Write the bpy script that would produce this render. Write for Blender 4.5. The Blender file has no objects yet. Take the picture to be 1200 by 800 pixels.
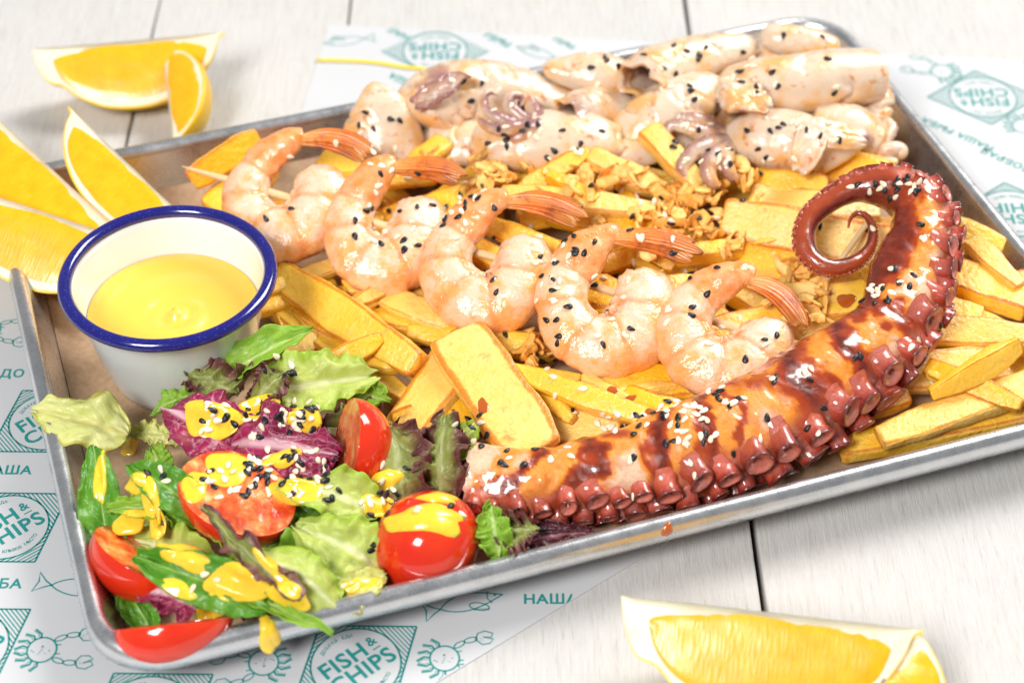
import bpy, math, random
import numpy as np
from mathutils import Vector
from mathutils.bvhtree import BVHTree

# ------------------------------------------------------------------ camera, light, exposure
S = 0.01                                   # everything below is laid out in centimetres
F_PX = 2250.0                              # focal length for a 1200 px wide picture
PITCH = 0.7480
CAM = np.array([0.0, -54.574, 53.237])
sc = bpy.context.scene
col = sc.collection
cd = bpy.data.cameras.new('camera'); cam_o = bpy.data.objects.new('camera', cd); col.objects.link(cam_o)
cam_o.location = Vector(CAM * S); cam_o.rotation_euler = (math.pi / 2 - PITCH, 0, 0)
cd.sensor_width = 36; cd.lens = F_PX * 36 / 1200; cd.clip_start = 0.02; cd.clip_end = 50
cd.dof.use_dof = True; cd.dof.focus_distance = 0.72; cd.dof.aperture_fstop = 8
sc.camera = cam_o
sc.view_settings.view_transform = 'Standard'; sc.view_settings.look = 'None'
sc.view_settings.exposure = 0.08; sc.view_settings.gamma = 1
w = bpy.data.worlds.new('World'); sc.world = w; w.use_nodes = True
bg = w.node_tree.nodes['Background']; bg.inputs[0].default_value = (0.93, 0.96, 1.0, 1); bg.inputs[1].default_value = 0.26

def area(name, loc, target, size, power, color=(1, 1, 1)):
    l = bpy.data.lights.new(name, 'AREA'); l.energy = power; l.size = size * S; l.color = color
    o = bpy.data.objects.new(name, l); col.objects.link(o); o.location = Vector(loc) * S
    o.rotation_euler = (Vector(target) - Vector(loc)).to_track_quat('-Z', 'Y').to_euler()
    return o
area('softbox_key', (120, 118, 175), (0, 4, 0), 110, 64, (1.0, 0.965, 0.92))
area('softbox_fill', (-70, -120, 150), (0, 2, 0), 60, 40, (1.0, 0.98, 0.96))
cy = sc.cycles
cy.use_denoising = True; cy.max_bounces = 8; cy.diffuse_bounces = 4; cy.glossy_bounces = 4; cy.transmission_bounces = 4
cy.caustics_reflective = False; cy.caustics_refractive = False; cy.sample_clamp_indirect = 6

CP, SP = math.cos(PITCH), math.sin(PITCH)
FWD = np.array([0, CP, -SP]); UP = np.array([0, SP, CP]); RT = np.array([1.0, 0, 0])
TOCAM = -FWD
def ray(x, y): return FWD + RT * ((x - 600) / F_PX) + UP * ((400 - y) / F_PX)
def P(x, y, z):                            # where the line of sight meets height z
    d = ray(x, y); return CAM + d * ((z - CAM[2]) / d[2])
def PP(x, y, O, n):                        # ... meets a plane
    d = ray(x, y); return CAM + d * (((O - CAM) @ n) / (d @ n))
def pxcm(p): return F_PX / ((np.asarray(p) - CAM) @ FWD)
def unit(v): v = np.asarray(v, float); return v / np.linalg.norm(v)

# ------------------------------------------------------------------ noise and mesh helpers
def _hash(ix, iy, iz, seed):
    h = (ix * 374761393 + iy * 668265263 + iz * 2147483647 + seed * 1274126177) & 0xFFFFFFFF
    h = ((h ^ (h >> 13)) * 1274126177) & 0xFFFFFFFF
    h = (h ^ (h >> 16)) & 0xFFFFFFFF
    return h.astype(np.float64) / 0xFFFFFFFF * 2 - 1
def vn(Q, seed=0):
    Q = np.asarray(Q, float); I = np.floor(Q).astype(np.int64); f = Q - I; f = f * f * (3 - 2 * f)
    r = 0
    for a in (0, 1):
        for b in (0, 1):
            for c in (0, 1):
                wgt = (f[:, 0] if a else 1 - f[:, 0]) * (f[:, 1] if b else 1 - f[:, 1]) * (f[:, 2] if c else 1 - f[:, 2])
                r = r + wgt * _hash(I[:, 0] + a, I[:, 1] + b, I[:, 2] + c, seed)
    return r
def fbm(Q, seed=0, o=3):
    Q = np.asarray(Q, float); r = 0; a = 1.0
    for i in range(o): r = r + a * vn(Q * 2 ** i + 17.3 * i, seed + i); a *= .5
    return r
def sm(x, a, b): t = np.clip((np.asarray(x, float) - a) / (b - a), 0, 1); return t * t * (3 - 2 * t)

def catmull(pts, m):
    pts = np.array(pts, float); e = np.vstack([2 * pts[0] - pts[1], pts, 2 * pts[-1] - pts[-2]]); out = []
    t = np.linspace(0, 1, 24, endpoint=False)[:, None]
    for i in range(len(pts) - 1):
        a, b, c, d = e[i:i + 4]
        out.append(.5 * (2 * b + (c - a) * t + (2 * a - 5 * b + 4 * c - d) * t ** 2 + (-a + 3 * b - 3 * c + d) * t ** 3))
    D = np.vstack(out + [pts[-1:]])
    s = np.r_[0, np.cumsum(np.linalg.norm(np.diff(D[:, :3], axis=0), axis=1))]
    u = np.linspace(0, s[-1], m) if np.isscalar(m) else np.asarray(m) * s[-1]
    return np.stack([np.interp(u, s, D[:, k]) for k in range(D.shape[1])], 1)

def grid_faces(m, n, wrap=True, off=0):
    i, j = np.meshgrid(np.arange(m - 1), np.arange(n if wrap else n - 1), indexing='ij')
    j2 = (j + 1) % n
    return (np.stack([i * n + j, i * n + j2, (i + 1) * n + j2, (i + 1) * n + j], -1).reshape(-1, 4) + off).tolist()

def frames(C, ref):
    T = np.gradient(C, axis=0); T /= np.linalg.norm(T, axis=1)[:, None] + 1e-12
    ref = np.broadcast_to(np.asarray(ref, float), C.shape)
    B = ref - (ref * T).sum(1)[:, None] * T; B /= np.linalg.norm(B, axis=1)[:, None] + 1e-12
    N = np.cross(B, T)
    return T, N, B

def sweep(C, R, ref, n=20, e=2.0, cap=True, twist=None, frame=None):
    """tube along C; R = radii across (N) and along ref (B); e = superellipse exponent"""
    C = np.asarray(C, float); m = len(C); R = np.asarray(R, float)
    if R.ndim == 1: R = np.stack([R, R], 1)
    T, N, B = frame if frame else frames(C, ref)
    th = np.linspace(0, 2 * np.pi, n, endpoint=False)
    c, s = np.cos(th), np.sin(th)
    x = np.sign(c) * np.abs(c) ** (2 / e); y = np.sign(s) * np.abs(s) ** (2 / e)
    if twist is not None:
        ct, st = np.cos(twist)[:, None], np.sin(twist)[:, None]; N, B = N * ct + B * st, B * ct - N * st
    rad = N[:, None] * (R[:, 0, None] * x)[:, :, None] + B[:, None] * (R[:, 1, None] * y)[:, :, None]
    V = (C[:, None] + rad).reshape(-1, 3)
    Fc = grid_faces(m, n)
    tt = np.repeat(np.linspace(0, 1, m), n); aa = np.tile(th, m)
    if cap:
        V = np.vstack([V, C[0], C[-1]]); a, b = m * n, m * n + 1
        Fc += [(a, (j + 1) % n, j) for j in range(n)] + [(b, (m - 1) * n + j, (m - 1) * n + (j + 1) % n) for j in range(n)]
        tt = np.r_[tt, 0, 1]; aa = np.r_[aa, 0, 0]
    return V, Fc, tt, aa

def vnormals(V, Fc):
    Nn = np.zeros_like(V); q = [f for f in Fc if len(f) == 4]; t = [f for f in Fc if len(f) == 3]
    for fs in (q, t):
        if not fs: continue
        A = np.array(fs); fn = np.cross(V[A[:, 1]] - V[A[:, 0]], V[A[:, -1]] - V[A[:, 0]])
        if A.shape[1] == 4: fn = fn + np.cross(V[A[:, 3]] - V[A[:, 2]], V[A[:, 1]] - V[A[:, 2]])
        for k in range(A.shape[1]): np.add.at(Nn, A[:, k], fn)
    return Nn / (np.linalg.norm(Nn, axis=1)[:, None] + 1e-12)

def bumpy(V, Fc, amp, freq, seed, o=3): return V + vnormals(V, Fc) * (amp * fbm(V * freq, seed, o))[:, None]

SOLID = []                                  # (V, F) of what can carry seeds and dressing, tagged with a host name
ORIGIN = {}
def tag(o, label, cat, group=None, kind=None):
    if label: o['label'] = label
    if cat: o['category'] = cat
    if group: o['group'] = group
    if kind: o['kind'] = kind
    return o
def thing(name, label, cat, origin, group=None):
    o = bpy.data.objects.new(name, None); col.objects.link(o); o.location = Vector(np.asarray(origin) * S)
    o.empty_display_size = .01
    ORIGIN[o.name] = np.asarray(origin, float); return tag(o, label, cat, group)
def mk(name, V, Fc, mat, root=None, attrs=None, smooth=True, host=None, origin=None, flat_faces=None):
    V = np.asarray(V, float)
    if root is not None: org = ORIGIN[root.name]
    else:
        org = np.array([*(V[:, :2].min(0) + V[:, :2].max(0)) / 2, V[:, 2].min()]) if origin is None else np.asarray(origin, float)
    me = bpy.data.meshes.new(name); me.from_pydata(((V - org) * S).tolist(), [], [tuple(f) for f in Fc])
    if smooth: me.polygons.foreach_set('use_smooth', [True] * len(me.polygons))
    for k, a in (attrs or {}).items():
        a = np.asarray(a, float)
        if a.ndim == 1:
            at = me.attributes.new(k, 'FLOAT', 'POINT'); at.data.foreach_set('value', a.astype(np.float32))
        else:
            at = me.attributes.new(k, 'FLOAT_COLOR', 'POINT')
            at.data.foreach_set('color', np.c_[a, np.ones(len(a))].astype(np.float32).ravel())
    me.update()
    if mat: me.materials.append(mat)
    o = bpy.data.objects.new(name, me); col.objects.link(o)
    if root is not None: o.parent = root
    else: o.location = Vector(org * S)
    ORIGIN[o.name] = org
    if host: SOLID.append((V, Fc, host))
    return o
def sub(name, V, Fc, mat, parent, root_origin, **k):       # a part of a part
    o = mk(name, V, Fc, mat, None, origin=root_origin, **k); o.parent = parent; o.location = (0, 0, 0); return o
def merge(parts):
    Vs, Fs, off = [], [], 0
    for V, Fc in parts:
        Vs.append(V); Fs += [tuple(i + off for i in f) for f in Fc]; off += len(V)
    return np.vstack(Vs), Fs

def lathe(prof, centre, n=64):
    prof = np.array(prof, float); th = np.linspace(0, 2 * np.pi, n, endpoint=False)
    V = np.stack([prof[:, 0, None] * np.cos(th), prof[:, 0, None] * np.sin(th), np.repeat(prof[:, 1, None], n, 1)], -1).reshape(-1, 3)
    return V + np.asarray(centre), grid_faces(len(prof), n)

# ------------------------------------------------------------------ materials
class NT:
    def __init__(s, name):
        s.m = bpy.data.materials.new(name); s.m.use_nodes = True; s.t = s.m.node_tree
        s.b = s.t.nodes['Principled BSDF']; s._tc = None
    def n(s, typ, ins=None, **at):
        nd = s.t.nodes.new(typ)
        for k, v in at.items(): setattr(nd, k, v)
        for k, v in (ins or {}).items(): s.set(nd.inputs[k], v)
        return nd
    def set(s, sock, v):
        if hasattr(v, 'is_output'): s.t.links.new(v, sock)
        elif isinstance(v, (tuple, list)) and len(v) == 3 and sock.type == 'RGBA': sock.default_value = (*v, 1)
        else: sock.default_value = v
    def co(s):
        if not s._tc: s._tc = s.t.nodes.new('ShaderNodeTexCoord').outputs['Object']
        return s._tc
    def noise(s, scale, detail=4, rough=.55, vec=None, dist=0):
        return s.n('ShaderNodeTexNoise', {'Vector': vec or s.co(), 'Scale': scale * 100, 'Detail': detail, 'Roughness': rough, 'Distortion': dist}).outputs[0]
    def vor(s, scale, feat='F1', vec=None, rnd=1):
        return s.n('ShaderNodeTexVoronoi', {'Vector': vec or s.co(), 'Scale': scale * 100, 'Randomness': rnd}, feature=feat).outputs[0]
    def scaled(s, v):
        return s.n('ShaderNodeMapping', {'Vector': s.co(), 'Scale': v}).outputs[0]
    def ramp(s, fac, stops):
        r = s.n('ShaderNodeValToRGB', {'Fac': fac}); e = r.color_ramp.elements
        while len(e) < len(stops): e.new(.5)
        for k, (p, c) in zip(e, stops): k.position = p; k.color = (*c, 1) if isinstance(c, tuple) else (c, c, c, 1)
        return r.outputs[0]
    def mix(s, fac, a, b, mode='MIX'):
        nd = s.n('ShaderNodeMix', data_type='RGBA', blend_type=mode); s.set(nd.inputs[0], fac); s.set(nd.inputs[6], a); s.set(nd.inputs[7], b)
        return nd.outputs[2]
    def math(s, op, a, b=0.0, clamp=False):
        nd = s.n('ShaderNodeMath', operation=op, use_clamp=clamp); s.set(nd.inputs[0], a); s.set(nd.inputs[1], b); return nd.outputs[0]
    def attr(s, name, colr=False):
        a = s.n('ShaderNodeAttribute', attribute_name=name); return a.outputs['Color' if colr else 'Fac']
    def bump(s, h, strength=.4, dist=.02, base=None):
        d = {'Height': h, 'Strength': strength, 'Distance': dist * S}
        if base is not None: d['Normal'] = base
        return s.n('ShaderNodeBump', d).outputs[0]
    def rnd(s): return s.n('ShaderNodeObjectInfo').outputs['Random']
    def out(s, **k):
        nm = dict(c='Base Color', r='Roughness', metal='Metallic', nrm='Normal', sss='Subsurface Weight', coat='Coat Weight', coatr='Coat Roughness',
                  spec='Specular IOR Level', trans='Transmission Weight', ior='IOR', sheen='Sheen Weight')
        for a, v in k.items():
            if a == 'smoothcoat': continue
            if a == 'rad':
                s.b.inputs['Subsurface Radius'].default_value = v; continue
            if a == 'sscale':
                s.b.inputs['Subsurface Scale'].default_value = v * S; continue
            s.set(s.b.inputs[nm[a]], v)
            if a == 'nrm' and not k.get('smoothcoat'): s.set(s.b.inputs['Coat Normal'], v)
        return s.m
    def translucent(s, color, fac):
        tr = s.n('ShaderNodeBsdfTranslucent', {'Color': color}); mx = s.n('ShaderNodeMixShader', {0: fac})
        s.t.links.new(s.b.outputs[0], mx.inputs[1]); s.t.links.new(tr.outputs[0], mx.inputs[2])
        s.t.links.new(mx.outputs[0], s.t.nodes['Material Output'].inputs['Surface']); return s.m

M = {}
def m_wood():
    t = NT('white_painted_wood'); gr = t.scaled((14, 1, 6))
    fib = t.noise(.42, 8, .65, gr); fine = t.noise(1.6, 6, .6, gr); big = t.noise(.12, 3)
    worn = t.math('MULTIPLY', t.ramp(fib, [(.60, 0.0), (.78, 1.0)]), t.ramp(t.noise(.35, 5, .7), [(.50, 0.0), (.68, 1.0)]))
    speck = t.math('MULTIPLY', t.ramp(t.noise(4.2, 3, .6, t.scaled((2.4, 1, 1))), [(.68, 0.0), (.74, 1.0)]), t.ramp(t.noise(.25, 3), [(.45, 0.0), (.66, 1.0)]))
    c = t.ramp(t.math('ADD', t.math('MULTIPLY', fib, .6), t.math('MULTIPLY', fine, .4)), [(.30, (.37, .345, .305)), (.44, (.545, .535, .515)), (.62, (.61, .608, .602))])
    c = t.mix(t.math('MULTIPLY', t.ramp(big, [(.4, 0.0), (.7, 1.0)]), .25), c, (.74, .71, .66))
    c = t.mix(t.math('MULTIPLY', worn, .7), c, (.42, .31, .20))
    c = t.mix(t.math('MULTIPLY', speck, .75), c, (.40, .22, .10))
    h = t.math('ADD', fib, t.math('MULTIPLY', fine, .5))
    return t.out(c=c, r=.55, nrm=t.bump(h, .8, .07), spec=.3)
M['wood'] = m_wood()
t = NT('dark_gap_wood'); M['gap'] = t.out(c=(.09, .055, .035), r=.9)
t = NT('printed_white_paper'); M['paper'] = t.out(c=t.mix(t.noise(.2, 3), (.55, .563, .585), (.60, .61, .625)), r=.55, nrm=t.bump(t.noise(.5, 3), .15, .05))
t = NT('teal_ink'); M['ink'] = t.out(c=(.008, .25, .235), r=.6)
t = NT('yellow_strip'); M['strip'] = t.out(c=(.95, .70, .0), r=.45)
def m_alu():
    t = NT('brushed_aluminium'); a = t.noise(1.2, 8, .7, t.scaled((1, 1, 1))); sc_ = t.noise(9, 4, .7)
    scr = t.ramp(t.noise(2.2, 8, .8, t.scaled((1, 5, 2))), [(.57, 0.0), (.66, 1.0)])
    c = t.mix(t.ramp(a, [(.3, 0.0), (.7, 1.0)]), (.60, .61, .63), (.76, .77, .78))
    c = t.mix(t.math('MULTIPLY', scr, .5), c, (.80, .81, .82))
    r = t.ramp(t.math('ADD', t.math('MULTIPLY', a, .6), t.math('MULTIPLY', sc_, .4)), [(.3, .20), (.7, .38)])
    return t.out(c=c, r=r, metal=.93, nrm=t.bump(t.math('ADD', sc_, t.math('MULTIPLY', scr, .6)), .10, .02))
M['alu'] = m_alu()
t = NT('kraft_parchment'); k = t.noise(3.5, 6, .7)
M['kraft'] = t.out(c=t.ramp(k, [(.3, (.40, .255, .145)), (.7, (.54, .375, .235))]), r=.6, nrm=t.bump(t.noise(.8, 4), .35, .1))
t = NT('white_enamel'); M['enamel'] = t.out(c=(.80, .835, .82), r=.12, coat=.5, coatr=.05)
t = NT('blue_enamel'); M['blue'] = t.out(c=t.mix(t.ramp(t.noise(14, 2), [(.60, 0.0), (.72, 1.0)]), (.008, .008, .16), (.06, .07, .30)), r=.16, coat=.6, coatr=.06)
t = NT('mustard_sauce'); M['mustard'] = t.out(c=(.95, .56, .08), r=.32, sss=.35, rad=(1, .55, .12), sscale=.25, coat=.3, coatr=.15, nrm=t.bump(t.noise(2.5, 3), .06, .05))
t = NT('mustard_dressing'); nz = t.noise(5, 4)
M['dressing'] = t.out(c=t.mix(nz, (.90, .55, .02), (.93, .65, .06)), r=.18, sss=.25, rad=(1, .5, .1), sscale=.15, coat=.6, coatr=.06, nrm=t.bump(t.noise(5, 3), .3, .04))
def m_fry(name, a, b, brown):
    t = NT(name); e = t.attr('edge'); nz = t.noise(1.6, 5, .65); bl = t.noise(.55, 3); rn = t.rnd()
    c = t.mix(t.ramp(bl, [(.35, 0.0), (.68, 1.0)]), a, b)
    c = t.mix(t.math('MULTIPLY', rn, .2), c, (.95, .50, .02))
    ef = t.math('ADD', e, t.math('MULTIPLY', t.math('SUBTRACT', nz, .5), 1.3))
    c = t.mix(t.math('MULTIPLY', t.ramp(ef, [(.32, 0.0), (.60, .65), (.9, 1.0)]), .95), c, brown)
    c = t.mix(t.math('MULTIPLY', t.ramp(t.noise(2.6, 6, .7), [(.50, 0.0), (.68, 1.0)]), .30), c, (.88, .40, .02))
    spots = t.math('MULTIPLY', t.ramp(t.noise(1.1, 4, .6), [(.60, 0.0), (.72, 1.0)]), .75)
    c = t.mix(spots, c, (.60, .25, .035))
    bl2 = t.ramp(t.vor(2.6), [(.0, 1.0), (.16, 0.0)])
    h = t.math('ADD', t.math('MULTIPLY', t.noise(4.5, 4), .8), t.math('MULTIPLY', bl2, .3))
    return t.out(c=c, r=.36, sss=.5, rad=(1, .55, .12), sscale=.28, nrm=t.bump(h, .9, .11), coat=.4, coatr=.16)
M['fry'] = m_fry('fried_potato', (.98, .555, .035), (.98, .645, .105), (.60, .18, .006))
M['fry_pale'] = m_fry('pale_fried_potato', (.96, .60, .13), (.97, .68, .23), (.66, .22, .010))
M['fry_deep'] = m_fry('deep_yellow_fried_potato', (.97, .48, .012), (.98, .57, .035), (.58, .16, .005))
def m_shrimp():
    t = NT('grilled_prawn_flesh'); g = t.attr('groove'); tl = t.attr('tail')
    n1 = t.noise(.9, 5, .65); n2 = t.noise(3.2, 5, .7); v = t.ramp(t.vor(3.0, 'DISTANCE_TO_EDGE', t.n('ShaderNodeVectorMath', {0: t.co(), 1: t.n('ShaderNodeTexNoise', {'Vector': t.co(), 'Scale': 300}).outputs[1]}, operation='ADD').outputs[0]), [(0.0, 1.0), (.07, 0.0)])
    c = t.mix(n1, (.84, .54, .36), (.87, .69, .54))
    gr = t.math('MULTIPLY', t.ramp(t.math('ADD', t.math('MULTIPLY', n1, .82), t.math('MULTIPLY', n2, .2)), [(.47, 0.0), (.60, 1.0)]), .8)
    c = t.mix(gr, c, (.86, .37, .055))
    c = t.mix(t.math('MULTIPLY', t.math('MULTIPLY', t.attr('outer'), t.ramp(n1, [(.3, .3), (.6, 1.0)])), .6), c, (.88, .36, .07))
    c = t.mix(t.math('MULTIPLY', g, t.ramp(n2, [(.3, .35), (.6, 1.0)])), c, (.86, .27, .06))
    fleck = t.ramp(t.noise(11, 2), [(.735, 0.0), (.76, 1.0)])
    c = t.mix(t.math('MULTIPLY', fleck, .7), c, (.16, .05, .02))
    oc = t.mix(t.ramp(t.noise(2.0, 4), [(.35, 0.0), (.7, 1.0)]), (.88, .25, .03), (.92, .46, .20))
    c = t.mix(t.math('MULTIPLY', tl, t.ramp(n1, [(.3, .7), (.6, 1.0)])), c, oc)
    h = t.math('ADD', t.math('MULTIPLY', t.noise(2.2, 4, .55), 1.2), t.math('MULTIPLY', t.noise(9, 3), .15))
    return t.out(c=c, r=t.ramp(n2, [(.3, .2), (.7, .42)]), sss=.4, rad=(1, .42, .25), sscale=.22, nrm=t.bump(h, .6, .13), coat=.8, coatr=.1)
M['shrimp'] = m_shrimp()
def m_tail():
    t = NT('prawn_tail_shell'); u = t.attr('t'); n1 = t.noise(2.5, 5, .7, t.scaled((1, 1, 1)))
    c = t.ramp(t.math('ADD', t.math('MULTIPLY', u, .75), t.math('MULTIPLY', n1, .5)), [(.25, (.92, .40, .12)), (.5, (.88, .22, .02)), (.75, (.66, .15, .01)), (1.0, (.55, .20, .02))])
    c = t.mix(t.math('MULTIPLY', t.ramp(t.noise(1.4, 5, .7), [(.52, 0.0), (.66, 1.0)]), .7), c, (.30, .06, .015))
    return t.out(c=c, r=.38, coat=.25, coatr=.2, nrm=t.bump(t.math('ADD', t.noise(4, 5), t.math('SINE', t.math('MULTIPLY', t.attr('a'), 14.0))), .5, .05), sss=.15, rad=(1, .3, .1), sscale=.15)
M['tail'] = m_tail()
t = NT('bamboo'); M['bamboo'] = t.out(c=t.mix(t.noise(2.2, 5, .6, t.scaled((.6, 8, 8))), (.72, .44, .19), (.84, .62, .36)), r=.55)
def m_octo():
    t = NT('glazed_octopus'); c = t.attr('col', True); s_ = t.attr('sauce'); n2 = t.noise(3.4, 6, .7)
    c = t.mix(t.math('MULTIPLY', t.ramp(t.noise(1.9, 6, .7), [(.48, 0.0), (.62, 1.0)]), .32), c, (.42, .055, .015))
    c = t.mix(t.math('MULTIPLY', t.ramp(t.noise(7, 3), [(.66, 0.0), (.72, 1.0)]), .4), c, (.17, .02, .012))
    h = t.math('MULTIPLY', t.math('ADD', n2, t.math('MULTIPLY', t.noise(9, 3), .35)), t.math('SUBTRACT', 1.0, t.math('MULTIPLY', s_, .62)))
    return t.out(c=c, r=t.ramp(s_, [(0.0, .26), (1.0, .10)]), sss=.2, rad=(1, .28, .12), sscale=.18, coat=1.0, coatr=.06, nrm=t.bump(h, .7, .12), smoothcoat=True)
M['octo'] = m_octo()
def m_squid():
    t = NT('cooked_squid'); p = t.attr('purple'); n1 = t.noise(.6, 4, .6); n2 = t.noise(2.4, 5, .7)
    c = t.mix(n1, (.72, .54, .38), (.80, .68, .55))
    c = t.mix(t.math('MULTIPLY', t.ramp(t.noise(.6, 4, .6), [(.44, 0.0), (.60, 1.0)]), .85), c, (.78, .40, .10))
    c = t.mix(t.math('MULTIPLY', t.ramp(t.noise(1.7, 4, .6), [(.60, 0.0), (.68, 1.0)]), .85), c, (.62, .20, .03))
    c = t.mix(t.math('MULTIPLY', t.ramp(t.noise(.45, 5, .7), [(.58, 0.0), (.70, 1.0)]), .45), c, (.34, .14, .13))
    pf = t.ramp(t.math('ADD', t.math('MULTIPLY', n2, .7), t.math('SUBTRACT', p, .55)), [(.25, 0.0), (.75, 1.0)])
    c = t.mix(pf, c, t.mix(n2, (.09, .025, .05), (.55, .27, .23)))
    return t.out(c=c, r=.22, sss=.4, rad=(1, .6, .4), sscale=.3, coat=.6, coatr=.07, nrm=t.bump(t.math('ADD', n2, t.math('MULTIPLY', n1, 1.5)), .35, .09))
M['squid'] = m_squid()
t = NT('fried_onion'); n1 = t.noise(2.2, 5, .7)
M['onion'] = t.out(c=t.ramp(t.math('ADD', t.math('MULTIPLY', n1, .7), t.math('MULTIPLY', t.attr('edge'), .45)), [(.4, (.95, .62, .20)), (.65, (.88, .42, .07)), (.95, (.48, .13, .02))]), r=.5, sss=.2, rad=(1, .5, .2), sscale=.15, nrm=t.bump(t.noise(6, 5, .7), .6, .06))
def m_leaf(name, c0, c1, rib, edgec=None, edge0=.5, edge1=.95, tr=.25, rough=.32, ribs=9, ribw=.16, stain=None):
    t = NT(name); u = t.attr('u'); v = t.attr('v'); nz = t.noise(1.3, 5, .6)
    av = t.math('ABSOLUTE', v)
    c = t.mix(t.ramp(nz, [(.3, 0.0), (.7, 1.0)]), c0, c1)
    if edgec is not None:
        c = t.mix(t.ramp(t.math('ADD', av, t.math('MULTIPLY', t.math('SUBTRACT', nz, .5), .9)), [(edge0, 0.0), (edge1, 1.0)]), c, edgec)
    if stain is not None: c = t.mix(t.math('MULTIPLY', t.ramp(t.noise(.8, 4, .7), [(.52, 0.0), (.66, 1.0)]), .8), c, stain)
    ph = t.math('SUBTRACT', t.math('MULTIPLY', u, float(ribs)), t.math('MULTIPLY', av, 2.6)); ph = t.math('ADD', ph, t.math('MULTIPLY', nz, 1.4))
    side = t.math('ABSOLUTE', t.math('SUBTRACT', t.math('FRACT', ph), .5))
    vein = t.math('MULTIPLY', t.ramp(side, [(0.0, 1.0), (.09, 0.0)]), t.ramp(av, [(.1, 1.0), (.95, .2)]))
    mid = t.ramp(av, [(ribw * .3, 1.0), (ribw, 0.0)])
    net = t.ramp(t.vor(2.2, 'DISTANCE_TO_EDGE'), [(0.0, 1.0), (.05, 0.0)])
    vv = t.math('MAXIMUM', t.math('MAXIMUM', t.math('MULTIPLY', vein, .55), mid), t.math('MULTIPLY', net, .22))
    c = t.mix(t.math('MULTIPLY', vv, .8), c, rib)
    h = t.math('ADD', t.math('MULTIPLY', vv, -.8), t.math('MULTIPLY', t.noise(1.8, 4), 1.2))
    t.out(c=c, r=rough + .1, nrm=t.bump(h, .5, .07), coat=.08, coatr=.2)
    return t.translucent(c, tr)
M['lettuce'] = m_leaf('pale_lettuce', (.56, .68, .11), (.74, .82, .26), (.88, .90, .54), (.46, .66, .05), .55, 1.1, .35)
M['yellow_lettuce'] = m_leaf('yellow_lettuce', (.76, .80, .24), (.88, .88, .42), (.78, .74, .26), (.55, .50, .08), .85, 1.3, .3, ribs=5)
M['green'] = m_leaf('green_lettuce', (.24, .50, .03), (.42, .64, .07), (.60, .74, .26), None, tr=.3)
M['spinach'] = m_leaf('spinach', (.07, .27, .015), (.15, .40, .03), (.32, .54, .10), None, tr=.25, rough=.25, ribw=.09)
M['radicchio'] = m_leaf('radicchio', (.20, .008, .05), (.42, .025, .11), (.82, .52, .58), None, tr=.15, rough=.25, ribs=5, ribw=.2)
M['lollo'] = m_leaf('red_leaf_lettuce', (.26, .32, .06), (.42, .45, .12), (.50, .54, .22), (.20, .06, .065), .30, .75, .3, stain=(.24, .09, .07))
M['dark_leaf'] = m_leaf('dark_red_leaf', (.045, .006, .012), (.10, .014, .025), (.30, .10, .12), None, tr=.1, rough=.25)
t = NT('tomato_skin'); M['tomato'] = t.out(c=t.mix(t.ramp(t.noise(.5, 3), [(.35, 0.0), (.7, 1.0)]), (.68, .022, .006), (.76, .055, .008)), r=.13, coat=.5, coatr=.05, sss=.2, rad=(1, .1, .05), sscale=.3, nrm=t.bump(t.noise(1.5, 2), .05, .1))
t = NT('tomato_flesh'); nz = t.noise(1.5, 5, .6)
M['tomato_flesh'] = t.out(c=t.ramp(nz, [(.36, (.70, .05, .012)), (.5, (.85, .16, .04)), (.62, (.90, .36, .12)), (.7, (.92, .55, .22))]), r=.2, coat=.5, coatr=.08, sss=.4, rad=(1, .2, .1), sscale=.4, nrm=t.bump(t.noise(2.5, 4), .4, .1))
t = NT('lemon_rind'); rd = t.attr('rind'); nz = t.noise(2.5, 4)
pith = t.mix(t.noise(1.0, 3), (.82, .75, .50), (.84, .80, .64))
cc = t.mix(t.ramp(t.math('ADD', rd, t.math('MULTIPLY', t.math('SUBTRACT', nz, .5), .10)), [(.86, 0.0), (.93, 1.0)]), pith, (.87, .52, .015))
M['rind'] = t.out(c=cc, r=.38, sss=.25, rad=(1, .75, .3), sscale=.3, nrm=t.bump(t.noise(7, 3), .25, .05))
t = NT('lemon_flesh'); vs = t.n('ShaderNodeCombineXYZ', {0: t.math('MULTIPLY', t.attr('fa'), .004), 1: t.math('MULTIPLY', t.attr('fr'), .0015), 2: 0.0}).outputs[0]
ves = t.n('ShaderNodeTexVoronoi', {'Vector': vs, 'Scale': 470.0}, feature='DISTANCE_TO_EDGE').outputs[0]; fl = t.noise(1.5, 4)
lc = t.mix(t.ramp(fl, [(.3, 0.0), (.7, 1.0)]), (.96, .41, .002), (.97, .49, .008)); lc = t.mix(t.math('MULTIPLY', t.ramp(ves, [(0.0, 1.0), (.08, 0.0)]), .12), lc, (.95, .72, .12))
M['flesh'] = t.out(c=lc, r=.25, sss=.25, rad=(1, .6, .1), sscale=.2, coat=.15, coatr=.1, nrm=t.bump(t.math('ADD', t.math('MULTIPLY', ves, 1.2), t.math('MULTIPLY', fl, .5)), .12, .05))
t = NT('white_sesame'); M['sesw'] = t.out(c=t.mix(t.rnd(), (.86, .74, .52), (.90, .84, .70)), r=.35, sss=.2, rad=(1, .7, .4), sscale=.06)
t = NT('black_sesame'); M['sesb'] = t.out(c=t.mix(t.rnd(), (.006, .006, .008), (.018, .019, .024)), r=.38)
t = NT('brown_glaze'); M['glaze'] = t.out(c=(.45, .10, .008), r=.08, coat=1, coatr=.03, sss=.2, rad=(1, .3, .05), sscale=.2)

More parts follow.
